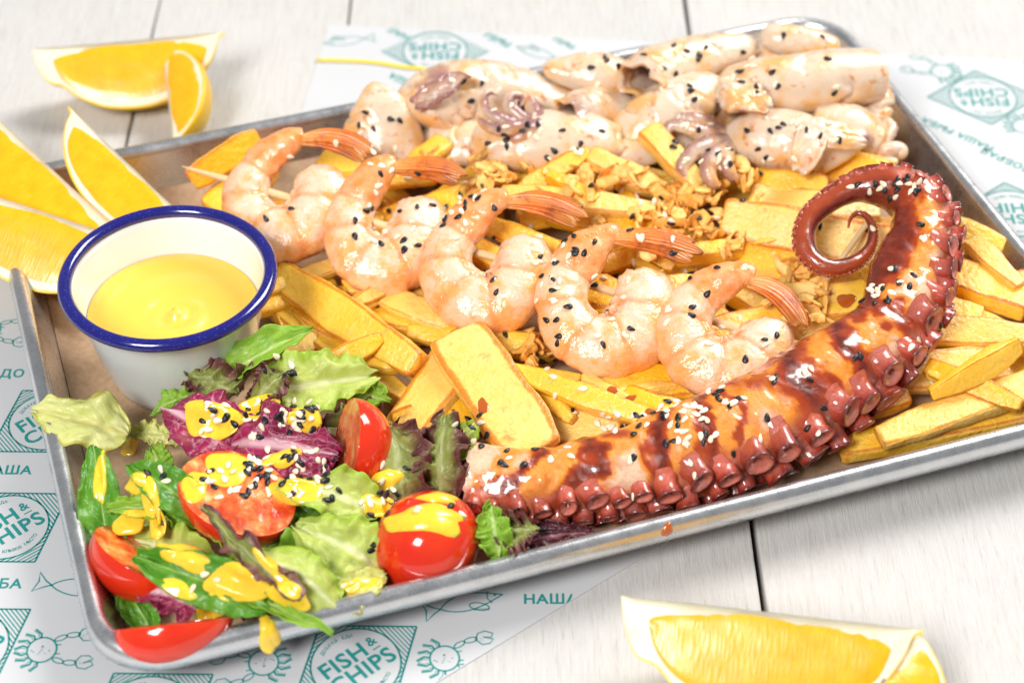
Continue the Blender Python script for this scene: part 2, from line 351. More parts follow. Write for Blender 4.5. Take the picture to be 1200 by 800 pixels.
# ------------------------------------------------------------------ the table of planks
table = tag(bpy.data.objects.new('table_top', None), None, None, kind='structure'); col.objects.link(table); ORIGIN[table.name] = np.zeros(3)
V, Fc = np.array([(-60, -45, -1.2), (60, -45, -1.2), (60, 70, -1.2), (-60, 70, -1.2)], float), [(0, 1, 2, 3)]
mk('table_base', V, Fc, M['gap'], table, smooth=False)
def plank(x0, x1, i):
    b = .09; y0, y1 = -40, 62
    prof = [(x0, -1.1), (x0, -b), (x0 + b * .3, -b * .3), (x0 + b, 0), (x1 - b, 0), (x1 - b * .3, -b * .3), (x1, -b), (x1, -1.1)]
    ys = np.linspace(y0, y1, 60); rs = np.random.RandomState(i)
    V = []
    for y in ys:
        wob = .025 * math.sin(y * .31 + i * 2) + rs.uniform(-.012, .012)
        V += [(px_ + (wob if k < 4 else -wob), y, z) for k, (px_, z) in enumerate(prof)]
    return np.array(V), grid_faces(60, 8, wrap=False)
for i, (a, b) in enumerate([(-59, -50.2), (-50.14, -42.3), (-42.24, -34.5), (-34.44, -17.78), (-17.6, -8.1), (-7.98, 8.72), (8.9, 26.1), (26.16, 34.8), (34.86, 43.2), (43.26, 51.6), (51.66, 59)]):
    V, Fc = plank(a, b, i); V[:, 0] += (V[:, 1] - 10) * -.006 * (a > -30) * (a < 30)
    mk('plank', V, Fc, M['wood'], table, smooth=False)

# ------------------------------------------------------------------ printed paper sheets with teal line drawings
def ribbon(pts, wd, closed=False):
    p = np.array(pts, float)
    if closed: p = np.vstack([p, p[:1]])
    d = np.gradient(p, axis=0)
    if closed: d[0] = d[-1] = p[1] - p[-2]
    n = np.stack([-d[:, 1], d[:, 0]], 1); n /= np.linalg.norm(n, axis=1)[:, None] + 1e-9
    V = np.stack([p + n * wd / 2, p - n * wd / 2], 1).reshape(-1, 2)
    return V, [(2 * i, 2 * i + 1, 2 * i + 3, 2 * i + 2) for i in range(len(p) - 1)]
def disc(c, r, n=10):
    th = np.linspace(0, 2 * np.pi, n, endpoint=False); return np.stack([c[0] + r * np.cos(th), c[1] + r * np.sin(th)], 1), [tuple(range(n))]
def ell(cx, cy_, a, b, rot=0, n=32, t0=0, t1=2 * math.pi, close=True):
    th = np.linspace(t0, t1, n, endpoint=not close); x, y = a * np.cos(th), b * np.sin(th); c, s = math.cos(rot), math.sin(rot)
    return np.stack([cx + x * c - y * s, cy_ + x * s + y * c], 1)
def text2d(body, size, bold=.0):
    cu = bpy.data.curves.new('lettering', 'FONT'); cu.body = body; cu.size = size; cu.align_x = 'CENTER'; cu.align_y = 'CENTER'; cu.offset = bold; cu.resolution_u = 3
    cu.space_character = 1.08
    o = bpy.data.objects.new('lettering', cu); me = bpy.data.meshes.new_from_object(o)
    V = np.array([v.co[:2] for v in me.vertices]) if len(me.vertices) else np.zeros((0, 2)); Fs = [tuple(p.vertices) for p in me.polygons]
    bpy.data.objects.remove(o); bpy.data.curves.remove(cu); bpy.data.meshes.remove(me)
    return V, Fs
def xf(part, ang=0, off=(0, 0), sc_=1):
    V, Fs = part; c, s = math.cos(ang), math.sin(ang); V = V * sc_
    return np.stack([V[:, 0] * c - V[:, 1] * s + off[0], V[:, 0] * s + V[:, 1] * c + off[1]], 1), Fs
def arc_text(body, R, a0, a1, size, inward):
    out = []
    for ch, a in zip(body, np.linspace(a0, a1, len(body))):
        if ch == ' ': continue
        out.append(xf(text2d(ch, size, .004), a + (math.pi / 2 if inward else -math.pi / 2), (R * math.cos(a), R * math.sin(a))))
    return out
def crab():
    o = [ribbon(ell(0, 0, .52, .55), .07, True)]
    rs = np.random.RandomState(3)
    for _ in range(16):
        a, r = rs.uniform(0, 6.28), rs.uniform(0, .4); o.append(disc((r * math.cos(a), r * math.sin(a)), rs.uniform(.015, .035), 6))
    for s in (1, -1):
        for k, a in enumerate((100, 122, 145, 166)):
            a = math.radians(a) * s; d = np.array([math.cos(a), math.sin(a)]); q = np.array([-d[1], d[0]]) * s
            o.append(ribbon([d * .55, d * .72 - q * .04, d * .98 + q * .16], .085)); o.append(ribbon([d * .6 + q * .07, d * .75 + q * .06, d * .93 + q * .22], .03))
        o.append(ribbon(ell(.62, .50 * s, .22, .10, .45 * s), .05, True)); o.append(ribbon(ell(1.05, .62 * s, .24, .11, .1 * s), .05, True))
        o.append(ribbon([(1.22, .60 * s), (1.35, .86 * s), (1.62, .92 * s), (1.88, .76 * s), (1.80, .60 * s), (1.52, .66 * s), (1.86, .50 * s), (1.70, .34 * s), (1.42, .34 * s), (1.22, .60 * s)], .055))
        for _ in range(5): o.append(disc((rs.uniform(1.32, 1.6), s * rs.uniform(.45, .8)), .018, 6))
        o.append(ribbon([(.50, .20 * s), (.66, .20 * s)], .05))
    return o
def fish():
    o = []
    x = np.linspace(0, 1, 24); top = np.stack([-1.0 + 2.3 * x, .42 * np.sin(np.pi * x ** .8)], 1); bot = np.stack([-1.0 + 2.3 * x, -.34 * np.sin(np.pi * x ** .8)], 1)
    o += [ribbon(top, .055), ribbon(bot, .055), ribbon([(-1, 0), (-1.25, .16), (-1.6, .52), (-1.5, .1), (-1.62, -.38), (-1.25, -.12), (-1, 0)], .06)]
    o.append(ribbon(ell(.35, -.28, .36, .16, -.5), .05, True)); o.append(ribbon([(.82, .3), (.72, 0), (.84, -.26)], .045)); o.append(disc((1.02, .06), .05))
    for k in range(7): o.append(ribbon([(.12 + .08 * k, -.30 - .02 * k), (.16 + .08 * k, -.42 - .02 * k)], .03))
    return o
def badge():
    L, Sx, R = 2.62, 2.18, 1.56; q = [(L, 0), (0, Sx), (-L, 0), (0, -Sx)]; o = []
    for k in range(4):
        a, b = np.array(q[k]), np.array(q[(k + 1) % 4]); o.append(ribbon([a, b], .075))
    o.append(ribbon(ell(0, 0, R, R, n=56), .07, True))
    for k in range(4):
        tip = np.array(q[k], float); d = -tip / np.linalg.norm(tip); e1 = np.array(q[(k + 1) % 4]) - tip; e1 /= np.linalg.norm(e1); e2 = np.array(q[(k - 1) % 4]) - tip; e2 /= np.linalg.norm(e2)
        gap = np.linalg.norm(tip) - R
        for s in np.arange(.16, gap + .42, .13):
            a = tip + e1 * s / max(e1 @ d, .2); b = tip + e2 * s / max(e2 @ d, .2); m_ = (a + b) / 2
            if s < gap: o.append(ribbon([a, b], .045))
            else:
                for en in (a, b):
                    dirn = (m_ - en) / np.linalg.norm(m_ - en); ln = 0
                    while ln < np.linalg.norm(m_ - en) and np.linalg.norm(en + dirn * ln) > R: ln += .03
                    o.append(ribbon([en, en + dirn * ln], .045))
    o += [xf(text2d('FISH', .92, .022), 0, (-.26, .36)), xf(text2d('CHIPS', .92, .022), 0, (.02, -.40)), xf(text2d('&', .55, .012), 0, (.98, .48)), ribbon([(.82, .13), (1.14, .13)], .05)]
    o += arc_text('КЛѢВОЕ МѢСТО', 1.22, math.radians(-122), math.radians(-58), .19, True) + arc_text('ДОБРАЯ ЕДА', 1.26, math.radians(120), math.radians(62), .19, False)
    return o
CRAB, FISH, BADGE = merge(crab()), merge(fish()), merge(badge())
def word(s, size=.62): return text2d(s, size, .016)
def inside(poly, V):
    ok = np.ones(len(V), bool)
    for k in range(len(poly)):
        a, b = poly[k], poly[(k + 1) % len(poly)]; ok &= ((b[0] - a[0]) * (V[:, 1] - a[1]) - (b[1] - a[1]) * (V[:, 0] - a[0])) > 0.02
    return ok
def sheet(name, poly, zt, label, prints, base_ang):
    poly = np.array(poly, float); k = len(poly); org = np.array([*poly.mean(0), 0.0])
    th = .03
    V = np.vstack([np.c_[poly, np.full(k, zt - th)], np.c_[poly, np.full(k, zt)]])
    Fs = [tuple(range(k, 2 * k)), tuple(range(k))[::-1]] + [(i, (i + 1) % k, (i + 1) % k + k, i + k) for i in range(k)]
    root = thing(name, label, 'paper sheet', org, 'printed paper sheets under the tray')
    mk('paper', V, Fs, M['paper'], root, smooth=False)
    for nm, part, ang, (px_, py_), sc_ in prints:
        c = P(px_, py_, zt)
        V2, F2 = xf(part, base_ang + ang, c[:2], sc_); ok = inside(poly, V2); F2 = [f for f in F2 if all(ok[i] for i in f)]
        if not F2: continue
        used = sorted({i for f in F2 for i in f}); re = {i: j for j, i in enumerate(used)}
        mk(nm, np.c_[V2[used], np.full(len(used), zt + .006)], [tuple(re[i] for i in f) for f in F2], M['ink'], root, smooth=False)
A, B = P(510, 800, .05)[:2], P(693, 689, .05)[:2]; d = (B - A) / np.linalg.norm(B - A); nn = np.array([-d[1], d[0]])
r40 = math.radians(39)
sheet('printed_paper_sheet', [A - d * 14, A + d * 16, A + d * 16 + nn * 29, A - d * 14 + nn * 29], .05, 'white paper sheet with teal sea motifs under the front left of the tray', [
    ('printed_badge', BADGE, r40, (7, 617), 1), ('printed_badge', BADGE, r40, (58, 493), 1), ('printed_badge', BADGE, r40, (417, 778), 1), ('printed_badge', BADGE, r40, (-43, 757), 1), ('printed_badge', BADGE, r40, (172, 836), 1),
    ('printed_crab', CRAB, 0.05, (49, 761), .98), ('printed_crab', CRAB, .2, (521, 771), .98), ('printed_crab', CRAB, math.pi + .25, (309, 776), .98), ('printed_crab', CRAB, -.1, (-14, 386), .98),
    ('printed_fish', FISH, -.15, (92, 689), 1), ('printed_fish', FISH, .3, (548, 706), 1), ('printed_fish', FISH, 0, (-30, 550), .8),
    ('printed_word', word('HAШA'), 0, (7, 551), 1), ('printed_word', word('PЫБA'), 0, (-3, 684), 1), ('printed_word', word('ДО'), 0, (14, 438), 1), ('printed_word', word('HAШA'), 0, (645, 702), 1)], 0)
A, B = P(385, 29, .05)[:2], P(1200, 72, .05)[:2]; d = (B - A) / np.linalg.norm(B - A); nn = np.array([d[1], -d[0]])
r141 = math.radians(141)
sheet('printed_paper_sheet', [A, A + nn * 17.5 + np.array([-.2, 0]), A + nn * 17.5 + d * 46, A + d * 46], .05, 'white paper sheet with teal sea motifs under the far side of the tray', [
    ('printed_badge', BADGE, r40, (510, 60), 1), ('printed_badge', BADGE, r40, (1152, 114), 1), ('printed_badge', BADGE, r40, (1188, 250), 1),
    ('printed_crab', CRAB, 0.2, (1104, 84), 1), ('printed_crab', CRAB, 3.0, (1200, 148), 1), ('printed_fish', FISH, .9, (405, 48), .9), ('printed_fish', FISH, .2, (630, 62), .9),
    ('printed_word', word('HAШA'), 0, (462, 37), 1), ('printed_word', word('PЫБA'), 0, (582, 46), 1), ('printed_word', word('HAШA PЫБA'), 0, (1122, 157), .95), ('printed_word', word('ДОБРAЯ'), 0, (1180, 188), .95), ('printed_word', word('HAШA'), 0, (475, 96), 1), ('printed_word', word('PЫБA'), 0, (660, 50), .8), ('printed_word', word('HAШA'), 0, (1196, 72), .7)], r141)
c = catmull([[*P(x, y, .13)[:2], .13] for x, y in ((371, 70), (410, 71), (440, 73), (480, 79), (545, 84))], 24)
V, Fc, _, _ = sweep(c, np.tile([.11, .035], (24, 1)), (0, 0, 1), 12)
tag(mk('yellow_strip', V, Fc, M['strip']), 'thin bright yellow strip lying on the paper behind the tray', 'strip')

# ------------------------------------------------------------------ the aluminium tray
TW, TH, TROT, TC = 40.0, 28.17, .325, np.array([.852, 3.773])
ct, st_ = math.cos(TROT), math.sin(TROT)
def tray_xy(p): p = np.asarray(p, float); return np.stack([p[..., 0] * ct - p[..., 1] * st_ + TC[0], p[..., 0] * st_ + p[..., 1] * ct + TC[1]], -1)
def tray_uv(x, y): x, y = x - TC[0], y - TC[1]; return x * ct + y * st_, -x * st_ + y * ct
def rrect(d, r0=2.6, ns=9, ne=14):
    r = max(r0 - d * .8, .9); a, b = TW / 2 - d, TH / 2 - d; pts = []
    for k, (sx, sy) in enumerate(((1, 1), (-1, 1), (-1, -1), (1, -1))):
        th = np.linspace(k * math.pi / 2, (k + 1) * math.pi / 2, ns); arc = np.stack([sx * (a - r) + r * np.cos(th), sy * (b - r) + r * np.sin(th)], 1)
        if pts:
            p0 = pts[-1][-1]; pts.append(p0 + (arc[0] - p0) * np.linspace(0, 1, ne + 2)[1:-1, None])
        pts.append(arc)
    p0 = pts[-1][-1]; pts.append(p0 + (pts[0][0] - p0) * np.linspace(0, 1, ne + 2)[1:-1, None])
    return np.vstack(pts)
def loft(prof):
    R = [np.c_[tray_xy(rrect(d)), np.full(len(rrect(d)), z)] for d, z in prof]; n = len(R[0]); return np.vstack(R), grid_faces(len(R), n), n
tray = thing('serving_tray', 'scuffed aluminium serving tray with rolled rim holding the seafood', 'tray', (TC[0], TC[1], .08))
wall_in = [(.715, 2.28), (.80, 2.05), (.99, 1.55), (1.25, .9), (1.42, .52), (1.62, .33), (1.95, .26)]
V, Fc, n = loft(wall_in + [(1.95, .16), (1.5, .10), (1.15, .30), (.95, .7), (.66, 1.4), (.45, 1.80)])
k = len(V); cen = np.array([[*TC, .26], [*TC, .16]]); V = np.vstack([V, cen])
i6, i7 = 6 * n, 7 * n
Fc = [f for f in Fc if not (f[0] // n == 6)] + [(k, i6 + j, i6 + (j + 1) % n) for j in range(n)] + [(k + 1, i7 + (j + 1) % n, i7 + j) for j in range(n)]
mk('pan', V, Fc, M['alu'], tray, host='tray')
V, Fc, n = loft([(.45, 1.80), (.12, 1.72), (.0, 1.84), (-.02, 2.1), (.03, 2.36), (.15, 2.54), (.32, 2.62), (.50, 2.60), (.63, 2.50), (.71, 2.32), (.70, 2.12)])
V[:, 2] += .012 * fbm(V * np.array([.35, .35, 0]), 5)
mk('rolled_rim', V, Fc, M['alu'], tray, host='tray')
g = 46
u, v = np.meshgrid(np.linspace(-1, 1, g), np.linspace(-1, 1, g), indexing='ij'); a, b = TW / 2 - 1.3, TH / 2 - 1.3
uu, vv = u.ravel() * a, v.ravel() * b
Q = np.c_[uu * .25, vv * .25, np.zeros(g * g)]
rc = 2.7; ccx, ccy = TW / 2 - rc, TH / 2 - rc                     # follow the rounded corners and lie against the wall
qx, qy = np.maximum(np.abs(uu) - ccx, 0), np.maximum(np.abs(vv) - ccy, 0); hq = np.hypot(qx, qy); kq = np.minimum(1, (rc - 1.28) / np.maximum(hq, 1e-6))
uu = np.where(hq > 0, np.sign(uu) * (np.minimum(np.abs(uu), ccx) + qx * kq), uu); vv = np.where(hq > 0, np.sign(vv) * (np.minimum(np.abs(vv), ccy) + qy * kq), vv)
qx, qy = np.maximum(np.abs(uu) - ccx, 0), np.maximum(np.abs(vv) - ccy, 0); dd_ = rc - np.hypot(qx, qy)
zw = np.interp(dd_, [p[0] for p in wall_in], [p[1] for p in wall_in])
V = np.c_[tray_xy(np.c_[uu, vv]), np.maximum(.33 + .05 * np.abs(fbm(Q, 9)), zw + .05)]
Fl = grid_faces(g, g, wrap=False); Vb = V.copy(); Vb[:, 2] -= .03; V, Fc = merge([(V, Fl), (Vb, [f[::-1] for f in Fl])])
tag(mk('parchment_liner', V, Fc, M['kraft'], host='tray'), 'brown parchment paper lining the bottom of the tray', 'parchment')

# ------------------------------------------------------------------ enamel cup of mustard sauce
CB = P(192, 428, .42); ZR = 5.35
RC = P(197, 324, ZR - .1); CB = np.array([RC[0], RC[1], .42]); print('cup check', CB, P(192, 428, .42))
cup = thing('enamel_cup', 'white enamel sauce cup with a dark blue rim in the tray', 'cup', CB)
V, Fc = lathe([(.01, 0), (2.3, 0), (2.55, .06), (2.72, .22), (2.86, .6), (3.2, 2.0), (3.50, 3.4), (3.72, 4.55), (3.84, 4.86), (3.70, 4.86), (3.60, 4.5), (3.36, 3.3), (3.05, 1.9), (2.72, .65), (2.5, .3), (.01, .22)], CB, 72)
mk('cup_body', V, Fc, M['enamel'], cup, host='cup')
th = np.linspace(0, 2 * np.pi, 18); V, Fc = lathe([(3.90 + .27 * math.cos(a), 4.86 + .25 * math.sin(a)) for a in th], CB, 80)
mk('blue_rim', V, Fc, M['blue'], cup, host='cup')
nr, na = 44, 72; V = []
for i in range(nr):
    r = .02 + (3.30 - .02) * i / (nr - 1)
    for j in range(na):
        a = 2 * math.pi * j / na; q = r / 3.30; d = math.hypot(r * math.cos(a) - .1, r * math.sin(a) + .2)
        z = .055 * math.sin(d * 3.1 + a) * math.exp(-d * .35) * (1 - q ** 6) + .26 * math.exp(-((d - .05) / .22) ** 2) - .10 * math.exp(-((d - .55) / .22) ** 2)
        z += .08 * math.exp(-((d - 1.0) / .25) ** 2) * math.sin(a + 2.2) + .10 * q ** 5 + .16 * math.exp(-((q - .86) / .1) ** 2) * max(0, math.sin(a - .5)) ** 2
        V.append((CB[0] + r * math.cos(a), CB[1] + r * math.sin(a), CB[2] + 3.05 + z))
V = np.array(V); Fc = grid_faces(nr, na); V = np.vstack([V, [CB[0], CB[1], V[:na, 2].mean() + CB[2] * 0]]); Fc += [(len(V) - 1, j, (j + 1) % na) for j in range(na)]
Vb, Fb = lathe([(3.30, 3.1), (2.9, 1.2), (.02, 1.15)], CB, na); V2, F2 = merge([(V, Fc), (Vb, Fb)])
tag(mk('mustard_sauce', V2, F2, M['mustard']), 'smooth yellow mustard sauce with a swirl filling the enamel cup', 'sauce')

# ------------------------------------------------------------------ lemon wedges
def lemon_wedge(a, b, side, k, R, label, alpha=31, seed=0, flesh=.86, core=.05, tipfat=.25, blunt=False):
    A, B = P(*a), P(*b); ax = unit(B - A); L = np.linalg.norm(B - A) / 2; C0 = (A + B) / 2
    perp = np.cross(ax, TOCAM) * side; perp = unit(perp); cdir = unit(perp - k * TOCAM); cdir = unit(cdir - (cdir @ ax) * ax); wdir = np.cross(ax, cdir)
    al = math.radians(alpha)
    def RR(x):                              # x in -1..1, a lemon outline with a nipple at both ends
        q = np.clip(1 - np.abs(x / .93) ** 2.1, 0, 1) ** .62; q = np.where((x < 0) & blunt, np.maximum(q, .58 * np.clip(1 - np.abs(x) ** 14, 0, 1)), q); nip = tipfat * (1 - np.abs(x)) ** .5
        return R * np.maximum(q, nip)
    def pt(x, r, ph): return C0 + ax * (x * L)[:, None] - cdir * (r * np.cos(ph))[:, None] + wdir * (r * np.sin(ph))[:, None]
    nx, nph, nrr = 48, 14, 18; xs = np.sin(np.linspace(-math.pi / 2, math.pi / 2, nx)) * .999
    rings, rind = [], []
    phs = np.r_[np.full(nrr, -al), np.linspace(-al, al, nph)[1:-1], np.full(nrr, al)]
    fr = np.r_[1 - np.linspace(1, 0, nrr) ** 2.2, np.ones(nph - 2), 1 - np.linspace(0, 1, nrr) ** 2.2]
    n = len(phs)
    X = np.repeat(xs, n); PH = np.tile(phs, nx); FR = np.tile(fr, nx); rr = RR(X) * FR
    V = pt(X, rr, PH); rind = FR * (1 - .0 * X)
    rv = np.where(FR > .999, 1.0, np.clip(1 - (RR(X) - rr) / .95, 0, 1))
    Fc = grid_faces(nx, n); V = V + (.035 * fbm(V * 1.4, seed))[:, None] * np.array([0, 0, 1.0])
    root = thing('lemon_wedge', label, 'lemon wedge', C0 - np.array([0, 0, R * .8]), 'lemon wedges around the food')
    mk('rind', V, Fc, M['rind'], root, {'rind': rv}, host='lemon')
    # the juicy segment, a little proud of the two cut faces
    m2, n2 = 30, 14; xs2 = np.sin(np.linspace(-math.pi / 2, math.pi / 2, m2)); xo = xs2 * .80
    for sgn in (-1, 1):
        Vf, fa, frr = [], [], []
        for xx, x0 in zip(xs2, xo):
            prof = np.sqrt(max(1 - xx * xx, 0)); hi = R * (core + (flesh - core) * prof ** .8); lo = R * core * (1 + .25 * math.sin(xx * 7 + seed)) + R * .16 * (1 - prof)
            if hi < lo: hi = lo + .01
            r = np.linspace(lo, hi, n2); bul = np.sin(np.linspace(0, math.pi, n2)) ** .45 * prof ** .4
            base = C0 + ax * (x0 * L)
            nrm = wdir * sgn * math.cos(al) + cdir * math.sin(al)
            dirr = -cdir * math.cos(al) + wdir * sgn * math.sin(al)
            Vf.append(base + dirr[None] * r[:, None] + nrm[None] * (.07 * bul + .006)[:, None]); fa += [x0 * L * 3.2] * n2; frr += list(r * 1.6)
        Vf = np.vstack(Vf); Fq = grid_faces(m2, n2, wrap=False)
        Vf = Vf + (.018 * fbm(Vf * 3, seed + 4))[:, None] * nrm
        mk('flesh', Vf, Fq if sgn > 0 else [f[::-1] for f in Fq], M['flesh'], root, {'fa': fa, 'fr': frr}, host='lemon')
    return root
lemon_wedge((38, 58, 3.0), (264, 38, 3.3), -1, -.42, 3.2, 'big lemon wedge lying on the table behind the tray corner', seed=1, blunt=True)
lemon_wedge((190, 58, 2.6), (203, 172, 1.5), 1, -.35, 2.0, 'small lemon wedge standing just behind the tray rim', seed=2, alpha=36)
lemon_wedge((80, 124, 5.4), (250, 288, 2.8), -1, -.35, 2.4, 'lemon wedge in the tray nearest the skewer tip, behind the cup', seed=3)
lemon_wedge((-44, 100, 4.8), (166, 296, 3.2), -1, -.4, 3.2, 'middle one of three lemon wedges leaning in the tray corner', seed=4)
lemon_wedge((-58, 212, 4.6), (176, 290, 3.4), -1, -.42, 3.2, 'frontmost of three lemon wedges, overhanging the left rim', seed=5)
lemon_wedge((728, 697, 3.6), (1084, 738, 3.9), -1, -.45, 3.75, 'large lemon wedge in the foreground in front of the tray', seed=6, blunt=True)
lemon_wedge((1078, 734, 3.0), (960, 900, 2.4), 1, -.4, 2.6, 'lemon wedge tip peeking from behind the foreground wedge', seed=7)

# ------------------------------------------------------------------ fries
def fry(x0, y0, z0, x1, y1, z1, wpx, th, label, m='fry', roll=0., bend=0., seed=0, taper=(.8, .8), group=None, e=4.5):
    A, B = P(x0, y0, z0), P(x1, y1, z1); d = unit(B - A); mid = (A + B) / 2; w_ = wpx / pxcm(mid) / 2
    up = np.array([0, -.35, 1.0]); up = unit(up - (up @ d) * d); s_ = np.cross(d, up); ref = up * math.cos(roll) + s_ * math.sin(roll)
    tt = np.r_[0, .012, .04, np.linspace(.09, .91, 15), .96, .988, 1]
    C = A + (B - A) * tt[:, None] + (up * .6 + s_ * .4) * (bend * np.sin(np.pi * tt))[:, None]
    sc_ = np.interp(tt, [0, .012, .04, .18, .5, .82, .96, .988, 1], [taper[0] * .86, taper[0] * .96, taper[0] * .995, (taper[0] + 1) / 2 + .01, 1, (taper[1] + 1) / 2 + .01, taper[1] * .995, taper[1] * .96, taper[1] * .86])
    sc_ = sc_ * (1 + .10 * vn(np.c_[tt * 4, tt * 0 + seed, tt * 0], seed)); R = np.stack([w_ * .9 * sc_, th * .33 * sc_ ** .5 * (1 + .15 * vn(np.c_[tt * 3, tt * 0 + seed, tt * 0 + 5], seed))], 1)
    V, Fc, t_, a_ = sweep(C, R, ref, 44, e=e, twist=np.linspace(0, .12 * math.sin(seed * 1.7), len(tt)))
    V = bumpy(V, Fc, min(.07, th * .07), .8, seed * 7 + 1); V = bumpy(V, Fc, .02, 4.5, seed * 7 + 3)
    tpar = np.r_[np.repeat(tt, 44), 0, 1]
    cx_, sx_ = np.abs(np.cos(a_)) ** (2 / e), np.abs(np.sin(a_)) ** (2 / e)
    corner = sm(np.minimum(cx_, sx_), .68, .92)
    edge = np.clip(corner * 1.0 + sm(np.abs(tpar - .5), .45, .5) * .5, 0, 1)
    o = mk('french_fry', V, Fc, M[m], None, {'edge': edge}, host='fries')
    return tag(o, label, 'french fry', group or 'french fries in the tray')
FR = [
 (330,322,1.7, 492,430,2.0, 56,1.7,'thick long fry lying below the second shrimp next to the cup','fry',.15,.1),
 (318,352,1.0, 478,470,1.1, 46,1.3,'fry tucked under the thick long fry beside the cup','fry',0,0),
 (374,432,1.9, 446,396,2.6, 34,.6,'short thin fry end with dark specks above the frilly lettuce','fry_deep',.3,0),
 (468,512,1.3, 556,392,2.2, 74,.9,'wide flat fry leaning behind the red leaf lettuce','fry_pale',-.25,0),
 (534,392,2.7, 628,530,2.3, 84,.8,'pale flat potato slab with a brown spot above the tentacle end','fry_pale',.1,0),
 (464,508,1.2, 590,470,1.3, 62,.9,'deep yellow fry under the pale flat slab','fry_deep',-.1,0),
 (590,431,2.4, 800,503,2.7, 32,1.0,'long narrow fry spotted with brown glaze','fry',.1,.15),
 (612,470,1.5, 720,520,1.6, 66,1.2,'fry with a browned patch just above the tentacle','fry_pale',.2,0),
 (440,345,1.6, 545,385,1.7, 44,1.1,'fry between the second and third shrimp','fry_pale',0,0),
 (478,390,1.4, 630,408,1.7, 40,1.0,'fry directly under the third shrimp','fry',.2,0),
 (224,212,2.6, 300,160,3.3, 40,.8,'curved fry chip behind the skewer tip','fry_deep',.7,.25),
 (246,248,1.6, 318,196,2.0, 50,1.0,'fry between the cup and the first shrimp','fry',0,0),
 (372,198,2.0, 446,214,2.0, 62,1.0,'bright yellow fry below the tail of the first shrimp','fry',0,0),
 (452,262,2.2, 575,226,2.6, 56,.9,'flat deep yellow fry behind the second shrimp','fry_deep',0,0),
 (480,198,2.4, 522,168,2.9, 34,1.0,'short fry end against the leftmost squid','fry',0,0),
 (610,224,2.6, 690,178,3.7, 27,1.0,'pointed fry standing up in front of the speckled squid','fry',0,.1),
 (692,183,3.6, 782,226,2.7, 34,1.1,'fry with its tip towards the speckled squid','fry_pale',.2,.15),
 (760,154,4.0, 832,232,2.9, 34,1.2,'smooth upright fry between two squid pieces','fry_pale',0,0),
 (588,226,3.0, 768,246,3.1, 34,1.0,'long horizontal fry under the onion crumbs','fry_pale',.1,.1),
 (640,252,2.4, 770,268,2.3, 36,1.1,'deep yellow fry under the horizontal one','fry_deep',0,0),
 (566,262,2.5, 690,308,2.6, 28,.9,'thin fry between the third and fourth shrimp tails','fry',.2,0),
 (770,300,2.4, 868,292,2.5, 30,1.0,'fry at the tip of the fourth shrimp tail','fry',0,0),
 (848,256,2.9, 1060,296,2.9, 60,1.7,'fat pale fry behind the curled tentacle tip','fry_pale',.1,.1),
 (862,304,1.9, 1060,340,2.0, 52,1.4,'fry under the fat pale one','fry_deep',0,0),
 (866,212,2.7, 968,226,2.8, 46,1.0,'fry in front of the folded squid','fry',.2,0),
 (880,236,2.5, 1030,250,2.6, 46,1.1,'fry lying across behind the curl of the tentacle','fry_pale',-.1,0),
 (948,200,2.2, 1050,206,2.6, 56,1.2,'fry beneath the squid, behind the top of the tentacle','fry_deep',0,0),
 (1086,262,2.9, 1176,290,2.9, 48,1.3,'rounded fry beside the right wall of the tray','fry',.1,0),
 (1096,318,2.5, 1206,356,2.4, 58,1.5,'broad fry right of the tentacle bend','fry',0,0),
 (1070,388,2.3, 1226,394,2.3, 40,1.2,'fry right of the lower suckers','fry_pale',0,0),
 (1090,462,2.7, 1194,404,3.5, 36,.8,'brown edged curved fry standing at the right','fry',.8,.25),
 (1030,514,1.9, 1216,446,2.3, 50,1.1,'broad pale fry lying along the right front','fry_pale',.1,0),
 (985,528,1.1, 1226,474,1.2, 48,1.2,'lowest fry against the front right rim','fry',0,0),
 (1150,352,2.0, 1250,324,2.0, 48,1.2,'fry cut off by the right picture edge','fry_deep',0,0),
 (610,480,1.3, 780,436,1.5, 48,1.2,'fry under the fourth shrimp','fry',0,0),
 (690,452,1.3, 840,446,1.5, 56,1.3,'brownish fry below the gap between the last two shrimp','fry_deep',0,0),
 (730,470,1.7, 800,492,1.8, 46,1.0,'short fry at the upper edge of the tentacle','fry_deep',0,0),
 (540,282,2.1, 640,338,2.2, 36,1.0,'fry seen through the loop of the third shrimp','fry',0,0),
 (900,432,1.9, 1000,392,2.4, 40,1.0,'fry beside the end of the skewer','fry_pale',.2,0),
 (926,364,2.2, 1018,352,2.5, 60,1.3,'crumb covered fry below the tentacle curl','fry',0,0),
 (744,350,2.0, 822,330,2.3, 36,1.0,'fry between the fourth and fifth shrimp','fry',0,0),
 (296,404,1.1, 372,404,1.2, 36,1.0,'fry end just above the smooth green leaf','fry_pale',0,0),
 (786,408,1.6, 930,370,1.8, 56,1.3,'fry seen through the loop of the fifth shrimp','fry',0,0),
 (400,262,1.8, 500,300,1.9, 54,1.2,'fry under the second shrimp','fry',0,0),
 (270,262,1.5, 380,250,1.7, 50,1.1,'fry under the first shrimp','fry',0,0),
 (640,330,1.9, 770,360,1.9, 54,1.2,'fry seen through the loop of the fourth shrimp','fry_deep',0,0),
 (1020,440,1.6, 1180,430,1.8, 56,1.2,'fry behind the lower suckers','fry_pale',0,0),
 (1100,356,2.0, 1220,412,2.0, 34,1.2,'deep yellow fry in the right corner of the pile','fry_deep',0,0),
]
